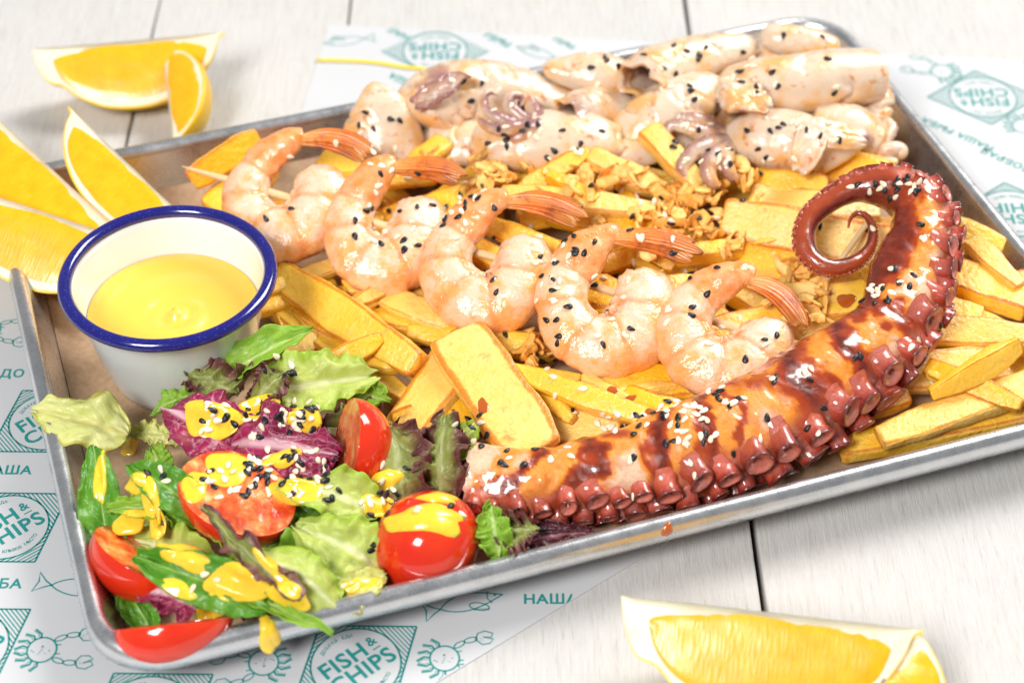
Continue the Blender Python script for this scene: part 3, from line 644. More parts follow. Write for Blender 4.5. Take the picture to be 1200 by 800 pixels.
FR += [(1086,430,2.4, 1196,476,2.5, 30,.9,'narrow fry crossing over the broad pale one at the right','fry_deep',.2,.1),
 (1060,348,2.4, 1150,372,2.6, 32,.9,'fry poking out behind the right suckers','fry',.1,.1), (1130,276,3.0, 1196,336,2.9, 30,.9,'narrow fry leaning on the right wall of the tray','fry_pale',.1,.15),
 (880,284,2.7, 960,262,3.2, 26,.8,'thin fry left of the tentacle curl','fry',.1,.1), (700,236,3.3, 640,206,3.5, 22,.8,'thin fry among the onion crumbs near the speckled squid','fry_deep',0,.1)]
for i, f in enumerate(FR):
    rs = random.Random(i)
    fry(*f[:10], roll=f[10] + rs.uniform(-.25, .25), bend=f[11] + rs.uniform(-.05, .35), seed=i + 1, taper=(rs.uniform(.45, 1.0), rs.uniform(.45, 1.0)) if f[6] < 58 else (rs.uniform(.86, 1.0), rs.uniform(.86, 1.0)), e=rs.uniform(4, 8) if f[6] < 58 else 9)
rs = random.Random(5); poly = [(300, 330), (300, 230), (480, 190), (640, 180), (860, 190), (1060, 210), (1190, 330), (1190, 500), (1000, 520), (640, 480), (480, 470)]
def inpoly(x, y):
    c = False
    for (x1, y1), (x2, y2) in zip(poly, poly[1:] + poly[:1]):
        if (y1 > y) != (y2 > y) and x < (x2 - x1) * (y - y1) / (y2 - y1) + x1: c = not c
    return c
LM = [((335, 250), 'the first shrimp'), ((455, 290), 'the second shrimp'), ((570, 330), 'the middle shrimp'), ((710, 380), 'the fourth shrimp'), ((850, 410), 'the shrimp next to the tentacle'), ((985, 280), 'the tentacle curl'), ((790, 250), 'the heap of fried onion'),
      ((640, 215), 'the speckled squid'), ((900, 215), 'the folded squid'), ((1120, 320), 'the right wall of the tray'), ((1130, 450), 'the front right rim'), ((620, 480), 'the left part of the tentacle'), ((400, 420), 'the thick long fry'), ((760, 450), 'the middle of the tentacle'), ((1000, 470), 'the big suckers')]
def near(x, y): return min(LM, key=lambda l: (l[0][0] - x) ** 2 + (l[0][1] - y) ** 2)[1]
for lo, hi, num, wr, tr, word_ in ((.8, 1.4, 44, (32, 50), (.9, 1.3), 'fry buried low under or beside '), (1.5, 2.15, 62, (18, 34), (.5, .95), 'thin fry lying in the heap by ')):
    cnt = 0
    while cnt < num:
        x, y = rs.uniform(300, 1190), rs.uniform(180, 520)
        if not inpoly(x, y): continue
        a = rs.uniform(-.8, .9); l = rs.uniform(34, 78); z = rs.uniform(lo, hi) + (.35 if (x > 1080 or y < 240) and lo > 1 else 0)
        if x + l * math.cos(a) > 1150 and y > 400: y -= 30
        fry(x - l * math.cos(a), y - l * .7 * math.sin(a), z, x + l * math.cos(a), y + l * .7 * math.sin(a), z + rs.uniform(-.3, .3), rs.uniform(*wr), rs.uniform(*tr),
            word_ + near(x, y), rs.choice(['fry', 'fry', 'fry_deep', 'fry_pale']), seed=100 + cnt + num, group=('fries buried near ' if lo < 1 else 'thin fries near ') + near(x, y), roll=rs.uniform(-.5, .5), bend=rs.uniform(0, .25), taper=(rs.uniform(.4, 1), rs.uniform(.4, 1)), e=rs.uniform(3, 7))
        cnt += 1

# ------------------------------------------------------------------ shrimp on a bamboo skewer
def shrimp(head, z0, tilt, spine, tail, label, seed, roll=0., fan=(.0, .11), rp=None):
    n_ = unit((math.sin(roll), -math.sin(tilt), math.cos(tilt))); O = P(*head, z0)
    pts = []
    for x, y, r in spine:
        cxs, cys = np.mean([q[0] for q in spine[:7]]), np.mean([q[1] for q in spine[:7]])
        p = PP(cxs + (x - cxs) * .97, cys + (y - cys) * .97, O, n_); pts.append([*p, r / pxcm(p)])
    m = 120; D = catmull(pts, m); t = np.linspace(0, 1, m); r = D[:, 3] * np.interp(t, [0, .1, .45, .72, 1], [1.22, 1.34, 1.31, 1.19, 1.1])
    lift = .55 * sm(t, .72, 1.0); C = D[:, :3] + n_ * lift[:, None]
    end = np.sqrt(np.clip(1 - (1 - np.clip(t / .07, 0, 1)) ** 2, .02, 1)); r = r * (.35 + .65 * end)
    bounds = np.array([.17, .33, .48, .62, .76, .93]); seg = np.zeros(m); groove = np.zeros(m)
    for b in bounds:
        groove = np.maximum(groove, np.exp(-((t - b) / .014) ** 2)); seg += .05 * np.clip((b - t) / .14, 0, 1) * ((b - t) < .14) * ((b - t) > 0)
    r = r * (1 - .045 * groove + seg * .35)
    n = 36; V, Fc, tt, aa = sweep(C, np.stack([r, r * .70], 1), n_, n)
    # a slit along the back and a thin lower ridge
    nv = vnormals(V, Fc); back = np.exp(-((np.angle(np.exp(1j * (aa - (math.pi - .75))))) / .13) ** 2) * sm(tt, .06, .14) * (1 - sm(tt, .6, .74))
    back2 = np.exp(-((np.angle(np.exp(1j * (aa + .75)))) / .13) ** 2) * sm(tt, .06, .14) * (1 - sm(tt, .6, .74))
    V = V - nv * (.10 * (back + back2))[:, None]; V = bumpy(V, Fc, .07, 1.2, seed); V = bumpy(V, Fc, .028, 4.0, seed + 9)
    hm = 1 - sm(tt, 0, .05); V = V + nv * (hm * .10 * fbm(V * 3.5, seed + 3))[:, None]
    gv = np.r_[np.repeat(groove, n), 0, 0]; tl = sm(tt, .74, .80)
    root = thing('shrimp', label, 'shrimp', np.array([O[0], O[1], O[2] - 1.2]), 'grilled shrimp on the skewer')
    mk('body', V, Fc, M['shrimp'], root, {'groove': np.clip(gv * .8 + back + back2, 0, 1), 'tail': tl, 'outer': np.clip(np.cos(aa), 0, 1) ** 2}, host='shrimp%d' % seed)
    # tail fan: five narrow overlapping blades
    tp = [PP(x, y, O + n_ * .6, n_) for x, y in tail]; base = tp[0]; tip = tp[-1]; Lt = np.linalg.norm(tip - base); d = unit(tip - base); q = np.cross(n_, d)
    for k in range(5):
        f = (k - 2) / 2; ln = Lt * (1 - .10 * abs(f) - .04 * (k % 2)); dd = unit(d + q * (f * fan[1] + fan[0]))
        u = np.linspace(0, 1, 22); mid = tp[1] if len(tp) > 2 else base + d * Lt * .5
        bowv = (mid - (base + tip) / 2) * 1.0
        C = base + dd * (u * ln)[:, None] + bowv * (np.sin(np.pi * u))[:, None] + q * f * .10 + n_ * (.12 - .07 * abs(f) + .10 * np.sin(np.pi * u) * (1 - abs(f) * .6) - .05 * u)[:, None]
        wv = .14 + .19 * np.sin(np.pi * np.clip(u * .9 + .05, 0, 1)) ** .8; wv = wv * np.where(u > .9, np.sqrt(np.clip((1 - u) / .1, .04, 1)), 1)
        V, Fc, t2, a2_ = sweep(C, np.stack([wv, .085 + 0 * u], 1), n_ + q * f * .5, 16); V = bumpy(V, Fc, .03, 2.5, seed + k)
        mk('tail_fin', V, Fc, M['tail'], root, {'t': t2, 'a': np.cos(a2_)}, host='shrimp%d' % seed)
    return root
sh1 = [(366,197,18),(376,225,26),(366,258,28),(338,275,28),(306,268,26),(288,240,23),(293,208,21),(314,184,19),(342,168,15),(358,164,9)]
sh2 = [(484,232,20),(492,262,27),(480,298,30),(450,312,29),(420,300,27),(407,270,24),(416,238,22),(436,212,19),(454,199,13),(464,196,8)]
sh3 = [(607,278,20),(613,312,28),(600,346,30),(568,358,29),(536,344,28),(521,312,26),(532,280,24),(556,254,22),(580,240,16),(598,236,10)]
sh4 = [(742,318,22),(756,352,30),(744,392,33),(708,406,31),(674,390,29),(656,356,26),(664,322,25),(686,296,23),(708,282,16),(724,278,10)]
sh5 = [(892,374,24),(894,402,28),(872,428,31),(838,432,30),(810,414,28),(799,384,26),(810,356,24),(832,338,22),(866,326,17),(884,330,10)]
shrimp((335, 232), 3.5, .42, sh1, [(354, 164), (398, 164), (440, 182)], 'shrimp nearest the skewer tip, over the cup rim', 11)
shrimp((455, 262), 3.4, .42, sh2, [(460, 197), (505, 196), (548, 206)], 'second shrimp from the skewer tip, dark streak on its tail', 12, roll=.10)
shrimp((570, 305), 3.4, .42, sh3, [(594, 237), (640, 238), (690, 256)], 'middle shrimp of the five on the skewer', 13, roll=-.12)
shrimp((710, 355), 3.3, .42, sh4, [(720, 279), (770, 282), (824, 298)], 'fourth shrimp from the skewer tip, with a wide orange tail', 14, roll=.08)
shrimp((852, 388), 3.2, .42, sh5, [(878, 330), (916, 346), (946, 384)], 'shrimp next to the tentacle with its tail bent down', 15, fan=(0, .05))
A, B = P(213, 195, 3.85), P(1000, 424, 2.3)
u = np.linspace(0, 1, 60); C = A + (B - A) * u[:, None]; r = np.interp(u, [0, .004, .07, .8, .86, 1], [.02, .05, .16, .17, .20, .22])
V, Fc, _, _ = sweep(C, np.stack([r, r * .8], 1), (0, 0, 1), 14, e=2.6); V = bumpy(V, Fc, .008, 3, 1)
tag(mk('bamboo_skewer', V, Fc, M['bamboo'], host='skewer'), 'pointed bamboo skewer running through five shrimp', 'skewer')
A, B = P(950, 354, 2.8), P(1020, 256, 4.3); u = np.linspace(0, 1, 16); C = A + (B - A) * u[:, None]
V, Fc, _, _ = sweep(C, np.full(16, .12), (0, 1, 0), 12)
tag(mk('bamboo_skewer', V, Fc, M['bamboo']), 'thin wooden stick seen through the tentacle curl', 'skewer')

# ------------------------------------------------------------------ the octopus tentacle
OC = [(551,556,44,1.9),(600,560,43,1.95),(660,556,44,2.0),(722,543,48,2.1),(790,526,54,2.25),(850,504,58,2.4),(907,478,58,2.6),(964,448,54,2.9),(1010,416,48,3.3),(1048,378,42,3.8),(1071,330,37,4.4),(1082,285,35,5.0),(1078,246,35,5.5),(1050,222,28,5.8),(1010,219,20,5.7),(976,233,14,5.4),(950,255,13,5.0),(942,282,13,4.6),(953,304,12,4.3),(975,314,11,4.15),(1000,308,9.5,4.2),(1018,292,7,4.4),(1023,272,5.5,4.7),(1017,256,4.2,4.95),(1006,250,3.2,5.0),(997,256,2.2,4.9),(994,267,1.4,4.7)]
pts = []
for x, y, r, z in OC: p = P(x, y + (7 if x < 960 and y > 400 else 0), z); pts.append([*p, r * 1.0 / pxcm(p)])
m, n = 520, 72; D = catmull(pts, m); C, r = D[:, :3], D[:, 3]
REF = unit(TOCAM + np.array([0, 0, .12])); T_, N_, B_ = frames(C, REF)
s_arc = np.r_[0, np.cumsum(np.linalg.norm(np.diff(C, axis=0), axis=1))]; LEN = s_arc[-1]; print('tentacle length', LEN)
xpx = np.array([600 + F_PX * ((c - CAM) @ RT) / ((c - CAM) @ FWD) for c in C]); ypx = np.array([400 - F_PX * ((c - CAM) @ UP) / ((c - CAM) @ FWD) for c in C])
V, Fc, tt, aa = sweep(C, np.stack([r, r * .95], 1), REF, n)
nv = vnormals(V, Fc); lowr = np.r_[np.repeat(np.clip(r / 1.2, .05, 1), n), .2, .05]
V = V + nv * (lowr * (.10 * fbm(V * .8, 3) + .045 * fbm(V * 2.6, 8)))[:, None]
V[:n] += (T_[0] * .10 * -1) * (np.random.RandomState(1).rand(n)[:, None]); 
# the thin web of skin on the inner side of the upper bend
inner = np.cos(aa); web = np.exp(-((tt - np.interp(1, [0, 1], [0, .565])) / .05) ** 2) * np.clip(inner, 0, 1) ** 6
V = V + nv * (web * .55)[:, None]
# glaze pattern: diagonal bands of sauce, reddish skin towards the suckers, dark cooked tip
ar = np.r_[np.repeat(s_arc, n), 0, LEN]; side = -np.cos(aa); front = np.sin(aa)       # side = +1 at the suckers
q = V * 1.0; wv = fbm(q * .55, 21) * .55 + fbm(q * 1.7, 22) * .26 + fbm(q * 4.5, 23) * .06
def at_x(x): return s_arc[np.argmin(np.abs(xpx[:300] - x))]
sau = np.zeros(len(V))
for x, wd, sl, am in ((600, .50, .75, .95), (674, .62, .7, .95), (752, .62, .8, 1.0), (815, .62, .6, .95), (850, .3, .3, .7), (935, .95, .4, 1.05), (990, .7, .3, 1.0), (1030, .6, .2, .85)):
    d = ar - at_x(x) - sl * side * -1.0 + wv * 1.05 + .25 * np.sin(aa * 3 + x); sau = np.maximum(sau, am * np.exp(-(d / wd) ** 2))
s0 = s_arc[np.argmin((xpx - 1020) ** 2 + (ypx - 395) ** 2)]; s1 = s_arc[np.argmin((xpx - 1072) ** 2 + (ypx - 255) ** 2)]
innerside = sm(-side + wv * .5, .1, .75)
sau = np.maximum(sau, innerside * sm(ar, s0 - 1.2, s0 + .1) * .95)
sau = np.maximum(sau, sm(ar + wv * .8, s1 - .9, s1 + .7) * (.62 + .5 * np.clip(wv + .2, 0, .6)))
sau = np.maximum(sau, (.40 + .50 * wv - .04 * (ar < s0)) * sm(ar + wv * .5, .3, 1.3)); sau = np.clip(sau, 0, 1)
pale, amber, brown, dark = np.array([.86, .56, .36]), np.array([.86, .29, .02]), np.array([.36, .040, .003]), np.array([.10, .008, .003])
def lerp(a, b, f): return a + (b - a) * f[:, None]
cc = np.tile(pale, (len(V), 1)); cc = lerp(cc, amber, sm(sau, .14, .30)); cc = lerp(cc, brown, sm(sau, .40, .62)); cc = lerp(cc, dark, sm(sau, .70, 1.05))
skin = np.array([.50, .085, .035]); pink = np.array([.66, .24, .17])
fs = sm(side + .28 * wv, .12, .58); cc = lerp(cc, lerp(np.tile(pink, (len(V), 1)), skin, sm(wv, -.3, .4)), fs * .9 * (1 - sm(sau, .7, 1) * .5))
tipf = sm(ar, s1 + .6, s1 + 4.2); cc = lerp(cc, lerp(np.tile(np.array([.36, .055, .012]), (len(V), 1)), np.array([.12, .012, .008]), sm(-side + .4 * wv, .0, .8)), tipf * .9)
cutf = 1 - sm(ar + wv * .15, .0, .22); cc = lerp(cc, np.array([.80, .55, .42]), cutf * .8)
root = thing('octopus_tentacle', 'glazed grilled octopus tentacle curling up at the right end', 'octopus', (C[150][0], C[150][1], .4))
mk('arm', V, Fc, M['octo'], root, {'col': cc, 'sauce': np.clip(sm(sau, .2, .6) + tipf * .4, 0, 1)}, host='octopus')
# suckers: two rows of short cups that shrink along the arm
prof = np.array([(1.42, -.55), (1.16, -.22), (1.0, .10), (.95, .45), (.98, .72), (1.04, .92), (1.06, 1.0), (1.02, 1.07), (.93, 1.07), (.84, .98), (.70, .90), (.52, .84), (.34, .80), (.24, .74), (.17, .52), (.02, .46)])
pcol = np.array([[.50, .13, .085], [.52, .13, .085], [.48, .11, .07], [.44, .085, .05], [.36, .055, .032], [.20, .022, .014], [.13, .012, .009], [.17, .02, .012], [.42, .10, .06], [.64, .22, .16], [.68, .25, .19], [.64, .22, .16], [.52, .15, .10], [.30, .05, .03], [.13, .015, .01], [.08, .01, .006]])
def sucker(i_s, phi, rad, hgt, seed):
    ns = 18; rs = np.random.RandomState(seed); d = -N_[i_s] * math.cos(phi) + B_[i_s] * math.sin(phi); base = C[i_s] + d * r[i_s] * .90; pd = phi * .62; d = -N_[i_s] * math.cos(pd) + B_[i_s] * math.sin(pd); d = unit(d + T_[i_s] * rs.uniform(-.22, .22) + B_[i_s] * rs.uniform(-.12, .12)); e1 = unit(T_[i_s] - (T_[i_s] @ d) * d); e2 = np.cross(d, e1); th = np.linspace(0, 2 * np.pi, ns, endpoint=False)
    sq = rs.uniform(.86, 1.08); lob = 1 + .05 * np.sin(2 * th + rs.uniform(0, 6)) + .035 * np.sin(3 * th + rs.uniform(0, 6)) + .02 * np.sin(5 * th + rs.uniform(0, 6))
    V = []
    bend = (e1 * rs.uniform(-.25, .25) + e2 * rs.uniform(-.2, .2)) * rad
    for pr, pz in prof:
        V.append(base + d * (pz * hgt) + bend * max(pz, 0) ** 2 + (e1[None] * np.cos(th)[:, None] + e2[None] * sq * np.sin(th)[:, None]) * (pr * rad * lob)[:, None])
    V = np.vstack(V); Fc = grid_faces(len(prof), ns); c_ = np.repeat(pcol, ns, 0); z = np.repeat(prof[:, 1], ns)
    c_ = c_ * np.array([1.12, .92, .88]) * rs.uniform(.75, 1.15); w2 = fbm(V * 2.0, 77)
    c_ = lerp(c_, np.array([.42, .085, .012]), sm(w2, .15, .7) * .6 * (1 - sm(z, .5, .9)))
    mk('sucker', V, Fc, M['octo'], root, {'col': c_, 'sauce': sm(w2, 0, .6)}, host='octopus')
s_tip = LEN * .985
def s_of(x, y): return s_arc[np.argmin((xpx - x) ** 2 + (ypx - y) ** 2)]
SK_S = [0, s_of(640, 558), s_of(790, 524), s_of(905, 474), s_of(1005, 415), s_of(1070, 330), s_of(1082, 270), s_of(1050, 222), s_of(1000, 222), s_of(950, 255), s_of(975, 314), s_of(1020, 290), LEN]
SK_R = [.29, .37, .47, .60, .56, .48, .39, .26, .16, .125, .085, .06, .03]
S_BIG = s_of(1066, 228)
for row, (phi, ph0, ksz) in enumerate(((.98, .40, 1.0), (.36, .85, 1.0), (-.15, .55, .85))):
    s = ph0; k = 0
    while s < s_tip:
        i_s = int(np.argmin(np.abs(s_arc - s))); f = s / LEN
        rad = np.interp(s, SK_S, SK_R) * ksz
        rad = min(rad, r[i_s] * .62); rs_ = random.Random(k * 3 + row); jit = rs_.uniform(.74, 1.15)
        big = s < S_BIG; hg = rad * (1.15 if big else .95) * rs_.uniform(.85, 1.15)
        if s > S_BIG and row == 1: break
        if s > S_BIG: phi_ = .40 if row == 0 else -.15
        else: phi_ = phi + rs_.uniform(-.12, .12)
        sucker(i_s, phi_, rad * jit, hg, k * 5 + row); s += rad * (2.1 if big else 2.0) + .03; k += 1
    print('row', row, k)

# ------------------------------------------------------------------ thin sheets: salad leaves and squid flaps
FLAPS = []
def leaf(base, tip, wpx, m, label, seed, bow=.5, cup=.35, ruffle=.15, freq=5., jag=.1, face=None, shape=.75, name='lettuce_leaf', hole=None, cat='salad leaf', fold=0., part_of=None, pur=0., thick=.035, fine=.05, crumple=0.):
    A, B = P(*base), P(*tip); L = np.linalg.norm(B - A); d = unit(B - A); mid = (A + B) / 2; W = wpx / pxcm(mid) / 2
    fc = unit(TOCAM * .5 + np.array([0, 0, .7]) if face is None else np.array(face, float)); s_ = unit(np.cross(d, fc)); nn_ = np.cross(s_, d)
    nu, nw = 46, 33; u, v = np.meshgrid(np.linspace(0, 1, nu), np.linspace(-1, 1, nw), indexing='ij'); u, v = u.ravel(), v.ravel()
    prof = np.sin(np.pi * np.clip(u, .0, 1) ** shape * .96 + .06) ** .62; sd = float(seed)
    rag = 1 + jag * vn(np.c_[u * freq * 2.2, np.sign(v) * 3 + sd, np.full_like(u, sd)], seed) + jag * .6 * vn(np.c_[u * freq * 6, np.sign(v) * 3 + sd, np.full_like(u, sd)], seed + 1)
    wv = W * prof * rag
    h = bow * np.sin(np.pi * u) + cup * W * (v ** 2) * prof - fold * W * np.abs(v)
    h = h + ruffle * np.abs(v) ** 1.8 * (np.sin(u * freq * 6.28 + np.sign(v) * 1.3 + sd) + .6 * np.sin(u * freq * 13.1 + v * 2 + sd * 2)) + .16 * fbm(np.c_[u * 3.5, v * 2, np.full_like(u, sd)], seed) * W + fine * fbm(np.c_[u * 11, v * 6, np.full_like(u, sd)], seed + 7)
    ext = L * (u + .04 * jag * 10 * (1 - v ** 2) * u * vn(np.c_[v * 4, u * 0 + sd, u * 0], seed + 3))
    V = A + d * ext[:, None] + s_ * (v * wv)[:, None] + nn_ * h[:, None]
    if crumple: V = V + crumple * np.stack([fbm(V * .85, seed + 60 + c_) for c_ in range(3)], 1) * np.array([.7, .7, 1.0]) * (.25 + .75 * np.abs(v))[:, None]
    Fc = grid_faces(nu, nw, wrap=False)
    if hole:
        uc, vc, ru, rv = hole; keep = ((u - uc) / ru) ** 2 + ((v - vc) / rv) ** 2 > 1; Fc = [f for f in Fc if all(keep[i] for i in f)]
    nv = vnormals(V, Fc); k = len(V); Vb = V - nv * thick; Fb = [tuple(i + k for i in f[::-1]) for f in Fc]
    from collections import Counter
    ec = Counter(); dirn = {}
    for f in Fc:
        for a, b in zip(f, f[1:] + f[:1]) if isinstance(f, tuple) else zip(f, f[1:] + [f[0]]): ec[(min(a, b), max(a, b))] += 1; dirn[(min(a, b), max(a, b))] = (a, b)
    rimf = [(dirn[e][1], dirn[e][0], dirn[e][0] + k, dirn[e][1] + k) for e, c in ec.items() if c == 1]
    if part_of is not None:
        return mk(name, np.vstack([V, Vb]), [tuple(f) for f in Fc] + Fb + rimf, M[m], part_of, {'purple': np.clip(pur + .4 * np.r_[np.abs(v), np.abs(v)] ** 3 - .2, 0, 1)}, host='squid')
    o = mk(name, np.vstack([V, Vb]), [tuple(f) for f in Fc] + Fb + rimf, M[m], None, {'u': np.r_[u, u], 'v': np.r_[v, v]}, host='salad')
    return tag(o, label, cat, 'leaves of the salad')
# ------------------------------------------------------------------ squid pieces
def squid_tube(path, label, seed, n=44, m=70, open0=False, open1=False, flat=.8, purple=None, roll=0., lump=.14, ridges=0, name='squid_piece', ripple=0.):
    """path: (px, py, z, r_px); an open end is folded back inside as a wall"""
    pts = []
    for x, y, z, rp in path: p = P(x, y, z); pts.append([*p, rp / pxcm(p)])
    t = np.linspace(0, 1, m); D = catmull(pts, m); C, r = D[:, :3], D[:, 3].copy()
    ends = np.ones(m)
    if not open0: ends *= np.sqrt(np.clip(1 - (1 - np.clip(t / .10, 0, 1)) ** 2, .01, 1))
    if not open1: ends *= np.sqrt(np.clip(1 - (1 - np.clip((1 - t) / .10, 0, 1)) ** 2, .01, 1))
    r = r * ends; ref = unit((math.sin(roll), -.4, math.cos(roll)))
    V, Fc, tt, aa = sweep(C, np.stack([r, r * flat], 1), ref, n, cap=False)
    nv = vnormals(V, Fc); V = V + nv * (lump * .7 * fbm(V * .5, seed, 2) + .025 * fbm(V * 1.8, seed + 5))[:, None]
    cr_ = fbm(V * .75, seed + 40, 2); V = V - nv * (.20 * np.exp(-(cr_ / .08) ** 2) * sm(fbm(V * .4, seed + 50, 2), -.1, .4))[:, None]
    if ridges: V = V + nv * (.06 * np.sin(tt * ridges * 6.28 + fbm(V * .8, seed) * 2))[:, None]
    if ripple: V = V + nv * (ripple * np.sin(aa * 5 + tt * 3) * (sm(tt, .8, 1) * open1 + sm(1 - tt, .8, 1) * open0))[:, None]
    parts = [(V, Fc)]; pur = np.zeros(len(V)); V0 = V
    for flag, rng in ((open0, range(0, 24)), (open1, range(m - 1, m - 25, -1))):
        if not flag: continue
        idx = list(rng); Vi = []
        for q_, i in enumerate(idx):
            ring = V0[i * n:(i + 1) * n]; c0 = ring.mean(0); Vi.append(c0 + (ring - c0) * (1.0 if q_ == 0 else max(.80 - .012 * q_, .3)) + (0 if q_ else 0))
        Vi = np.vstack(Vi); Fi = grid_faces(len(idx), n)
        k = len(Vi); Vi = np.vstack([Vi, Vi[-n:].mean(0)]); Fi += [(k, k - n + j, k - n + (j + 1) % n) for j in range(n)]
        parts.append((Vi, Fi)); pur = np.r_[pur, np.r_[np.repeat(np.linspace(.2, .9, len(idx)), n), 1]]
    V, Fc = merge(parts)
    if not open0: k = len(V); V = np.vstack([V, V0[:n].mean(0)]); Fc += [(k, (j + 1) % n, j) for j in range(n)]; pur = np.r_[pur, 0]
    if not open1: k = len(V); V = np.vstack([V, V0[-n:].mean(0)]); Fc += [(k, (m - 1) * n + j, (m - 1) * n + (j + 1) % n) for j in range(n)]; pur = np.r_[pur, 0]
    if purple is not None:
        for (x, y, rad, am) in purple:
            pp = np.array([600 + F_PX * ((V - CAM) @ RT) / ((V - CAM) @ FWD), 400 - F_PX * ((V - CAM) @ UP) / ((V - CAM) @ FWD)]).T
            pur = np.maximum(pur, am * np.exp(-(((pp[:, 0] - x) ** 2 + (pp[:, 1] - y) ** 2) / rad ** 2)))
    o = mk(name, V, Fc, M['squid'], None, {'purple': pur}, host='squid')
    return tag(o, label, 'squid', 'cooked squid pieces at the back of the tray')
def tentacles(cx, cy_, z, label, arms, seed, rpx=7, pur=.75):
    base = P(cx, cy_, z); root = thing('squid_tentacles', label, 'squid', base - np.array([0, 0, .8]), 'clusters of squid tentacles')
    rs = np.random.RandomState(seed); k_ = pxcm(base)
    for a in arms:
        pts = [[*P(x, y, zz), rr / k_] for x, y, zz, rr in a]; D = catmull(pts, 46); t = np.linspace(0, 1, 46); r = D[:, 3] * np.sqrt(np.clip(1 - (1 - np.clip((1 - t) / .12, 0, 1)) ** 2, .03, 1))
        V, Fc, tt, aa = sweep(D[:, :3], r, TOCAM, 18)
        nv = vnormals(V, Fc); V = V + nv * (np.clip(np.sin(tt * 95), 0, 1) * np.clip(-np.cos(aa), 0, 1) ** 2 * .07 + .04 * fbm(V * 2, seed))[:, None]
        mk('tentacle', V, Fc, M['squid'], root, {'purple': np.clip(pur + .3 * np.clip(-np.cos(aa), -1, 1), 0, 1)}, host='squid')
    return root
squid_tube([(436, 96, 4.6, 8), (444, 122, 4.0, 32), (448, 155, 3.0, 46), (452, 200, 1.8, 46)], 'pale pointed squid body standing at the left end of the squid', 31, flat=.5, lump=.08)
q_big = squid_tube([(494, 150, 2.6, 44), (515, 122, 3.4, 44), (570, 108, 3.6, 38), (640, 124, 3.0, 32), (690, 140, 2.4, 22)], 'large squid tube with a dark purple flap on its upper left', 32, flat=.9, lump=.2, purple=[(515, 92, 24, .95), (492, 100, 10, .9)])
squid_tube([(500, 172, 2.4, 30), (548, 168, 2.6, 32), (596, 176, 2.4, 26)], 'squid flap below the large tube', 33, flat=.55, open1=True, lump=.1)
squid_tube([(634, 80, 4.3, 10), (664, 84, 4.2, 20), (704, 88, 4.0, 28), (746, 104, 3.5, 18)], 'pointed squid piece with a browned tip on the back rim', 34, flat=.8, lump=.14)
q_speck = squid_tube([(552, 170, 3.0, 24), (590, 168, 3.4, 34), (640, 166, 3.5, 40), (690, 166, 3.4, 36), (722, 170, 3.0, 26)], 'speckled flat squid body with a ragged top behind the fries', 35, flat=.75, lump=.16, open1=True, ripple=.08)
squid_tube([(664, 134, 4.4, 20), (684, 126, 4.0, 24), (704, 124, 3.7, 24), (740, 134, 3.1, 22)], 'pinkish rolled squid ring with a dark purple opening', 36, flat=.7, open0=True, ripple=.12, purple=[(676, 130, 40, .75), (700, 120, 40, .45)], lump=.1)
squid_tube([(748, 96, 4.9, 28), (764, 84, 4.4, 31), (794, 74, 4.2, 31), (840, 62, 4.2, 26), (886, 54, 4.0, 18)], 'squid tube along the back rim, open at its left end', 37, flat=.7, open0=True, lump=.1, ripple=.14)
q_torn = squid_tube([(724, 168, 2.8, 26), (756, 146, 3.5, 32), (796, 124, 3.9, 34), (826, 108, 4.0, 26), (842, 128, 3.4, 18)], 'squid body with a torn top edge left of the big tube', 38, flat=.75, lump=.14)
q_tube = squid_tube([(844, 112, 3.6, 30), (884, 104, 4.2, 36), (940, 98, 4.4, 37), (990, 92, 4.4, 36), (1024, 88, 4.2, 33)], 'biggest squid tube, cut off square at the right end', 39, flat=.9, open1=True, lump=.07)
squid_tube([(846, 104, 4.2, 20), (868, 112, 4.4, 26), (898, 124, 4.2, 22)], 'pinkish squid fold wrapped round the left end of the biggest tube', 40, flat=.7, lump=.12, purple=[(858, 138, 22, .9), (870, 118, 50, .42)])
squid_tube([(892, 40, 4.6, 12), (916, 46, 4.6, 18), (950, 52, 4.5, 18), (984, 60, 4.3, 14)], 'small rounded squid piece in the far corner of the tray', 41, flat=.85, lump=.1)
squid_tube([(886, 66, 3.6, 20), (930, 70, 3.4, 22), (980, 76, 3.2, 20)], 'squid piece squeezed between the corner piece and the biggest tube', 42, flat=.8, lump=.1)
q_fold = squid_tube([(852, 160, 3.0, 20), (884, 162, 3.5, 34), (924, 164, 3.7, 38), (956, 172, 3.4, 34)], 'folded squid body in front of the biggest tube', 43, flat=.85, lump=.14)
squid_tube([(944, 184, 3.2, 30), (976, 174, 3.6, 24), (1002, 164, 3.8, 15), (1020, 160, 3.9, 6)], 'squid fin with a dark pointed tip folded to the right', 44, flat=.7, lump=.1, purple=[(1014, 162, 12, 1.0), (955, 150, 14, .6)])
squid_tube([(950, 150, 3.2, 28), (994, 154, 3.2, 34), (1030, 176, 2.6, 30)], 'smooth white squid body under the pointed fin', 45, flat=.8, lump=.06)
squid_tube([(1022, 92, 3.4, 16), (1030, 118, 3.2, 18), (1022, 150, 2.6, 16)], 'narrow squid strip beside the right wall', 46, flat=.7, lump=.08)
squid_tube([(700, 196, 2.4, 24), (748, 176, 2.8, 24), (790, 168, 3.0, 22), (820, 180, 2.8, 16)], 'pinkish squid strip behind the smooth upright fry', 47, flat=.7, lump=.12, purple=[(812, 178, 26, .5)])
def flap(q, base, tip, w_, seed, pur=0., **k): leaf(base, tip, w_, 'squid', None, seed, name='flap', part_of=q, pur=pur, thick=.16, fine=.012, **k)
flap(q_big, (486, 122, 4.6), (548, 88, 5.6), 30, 71, .9, bow=.25, cup=-.25, ruffle=.10, freq=1.5, jag=.10)
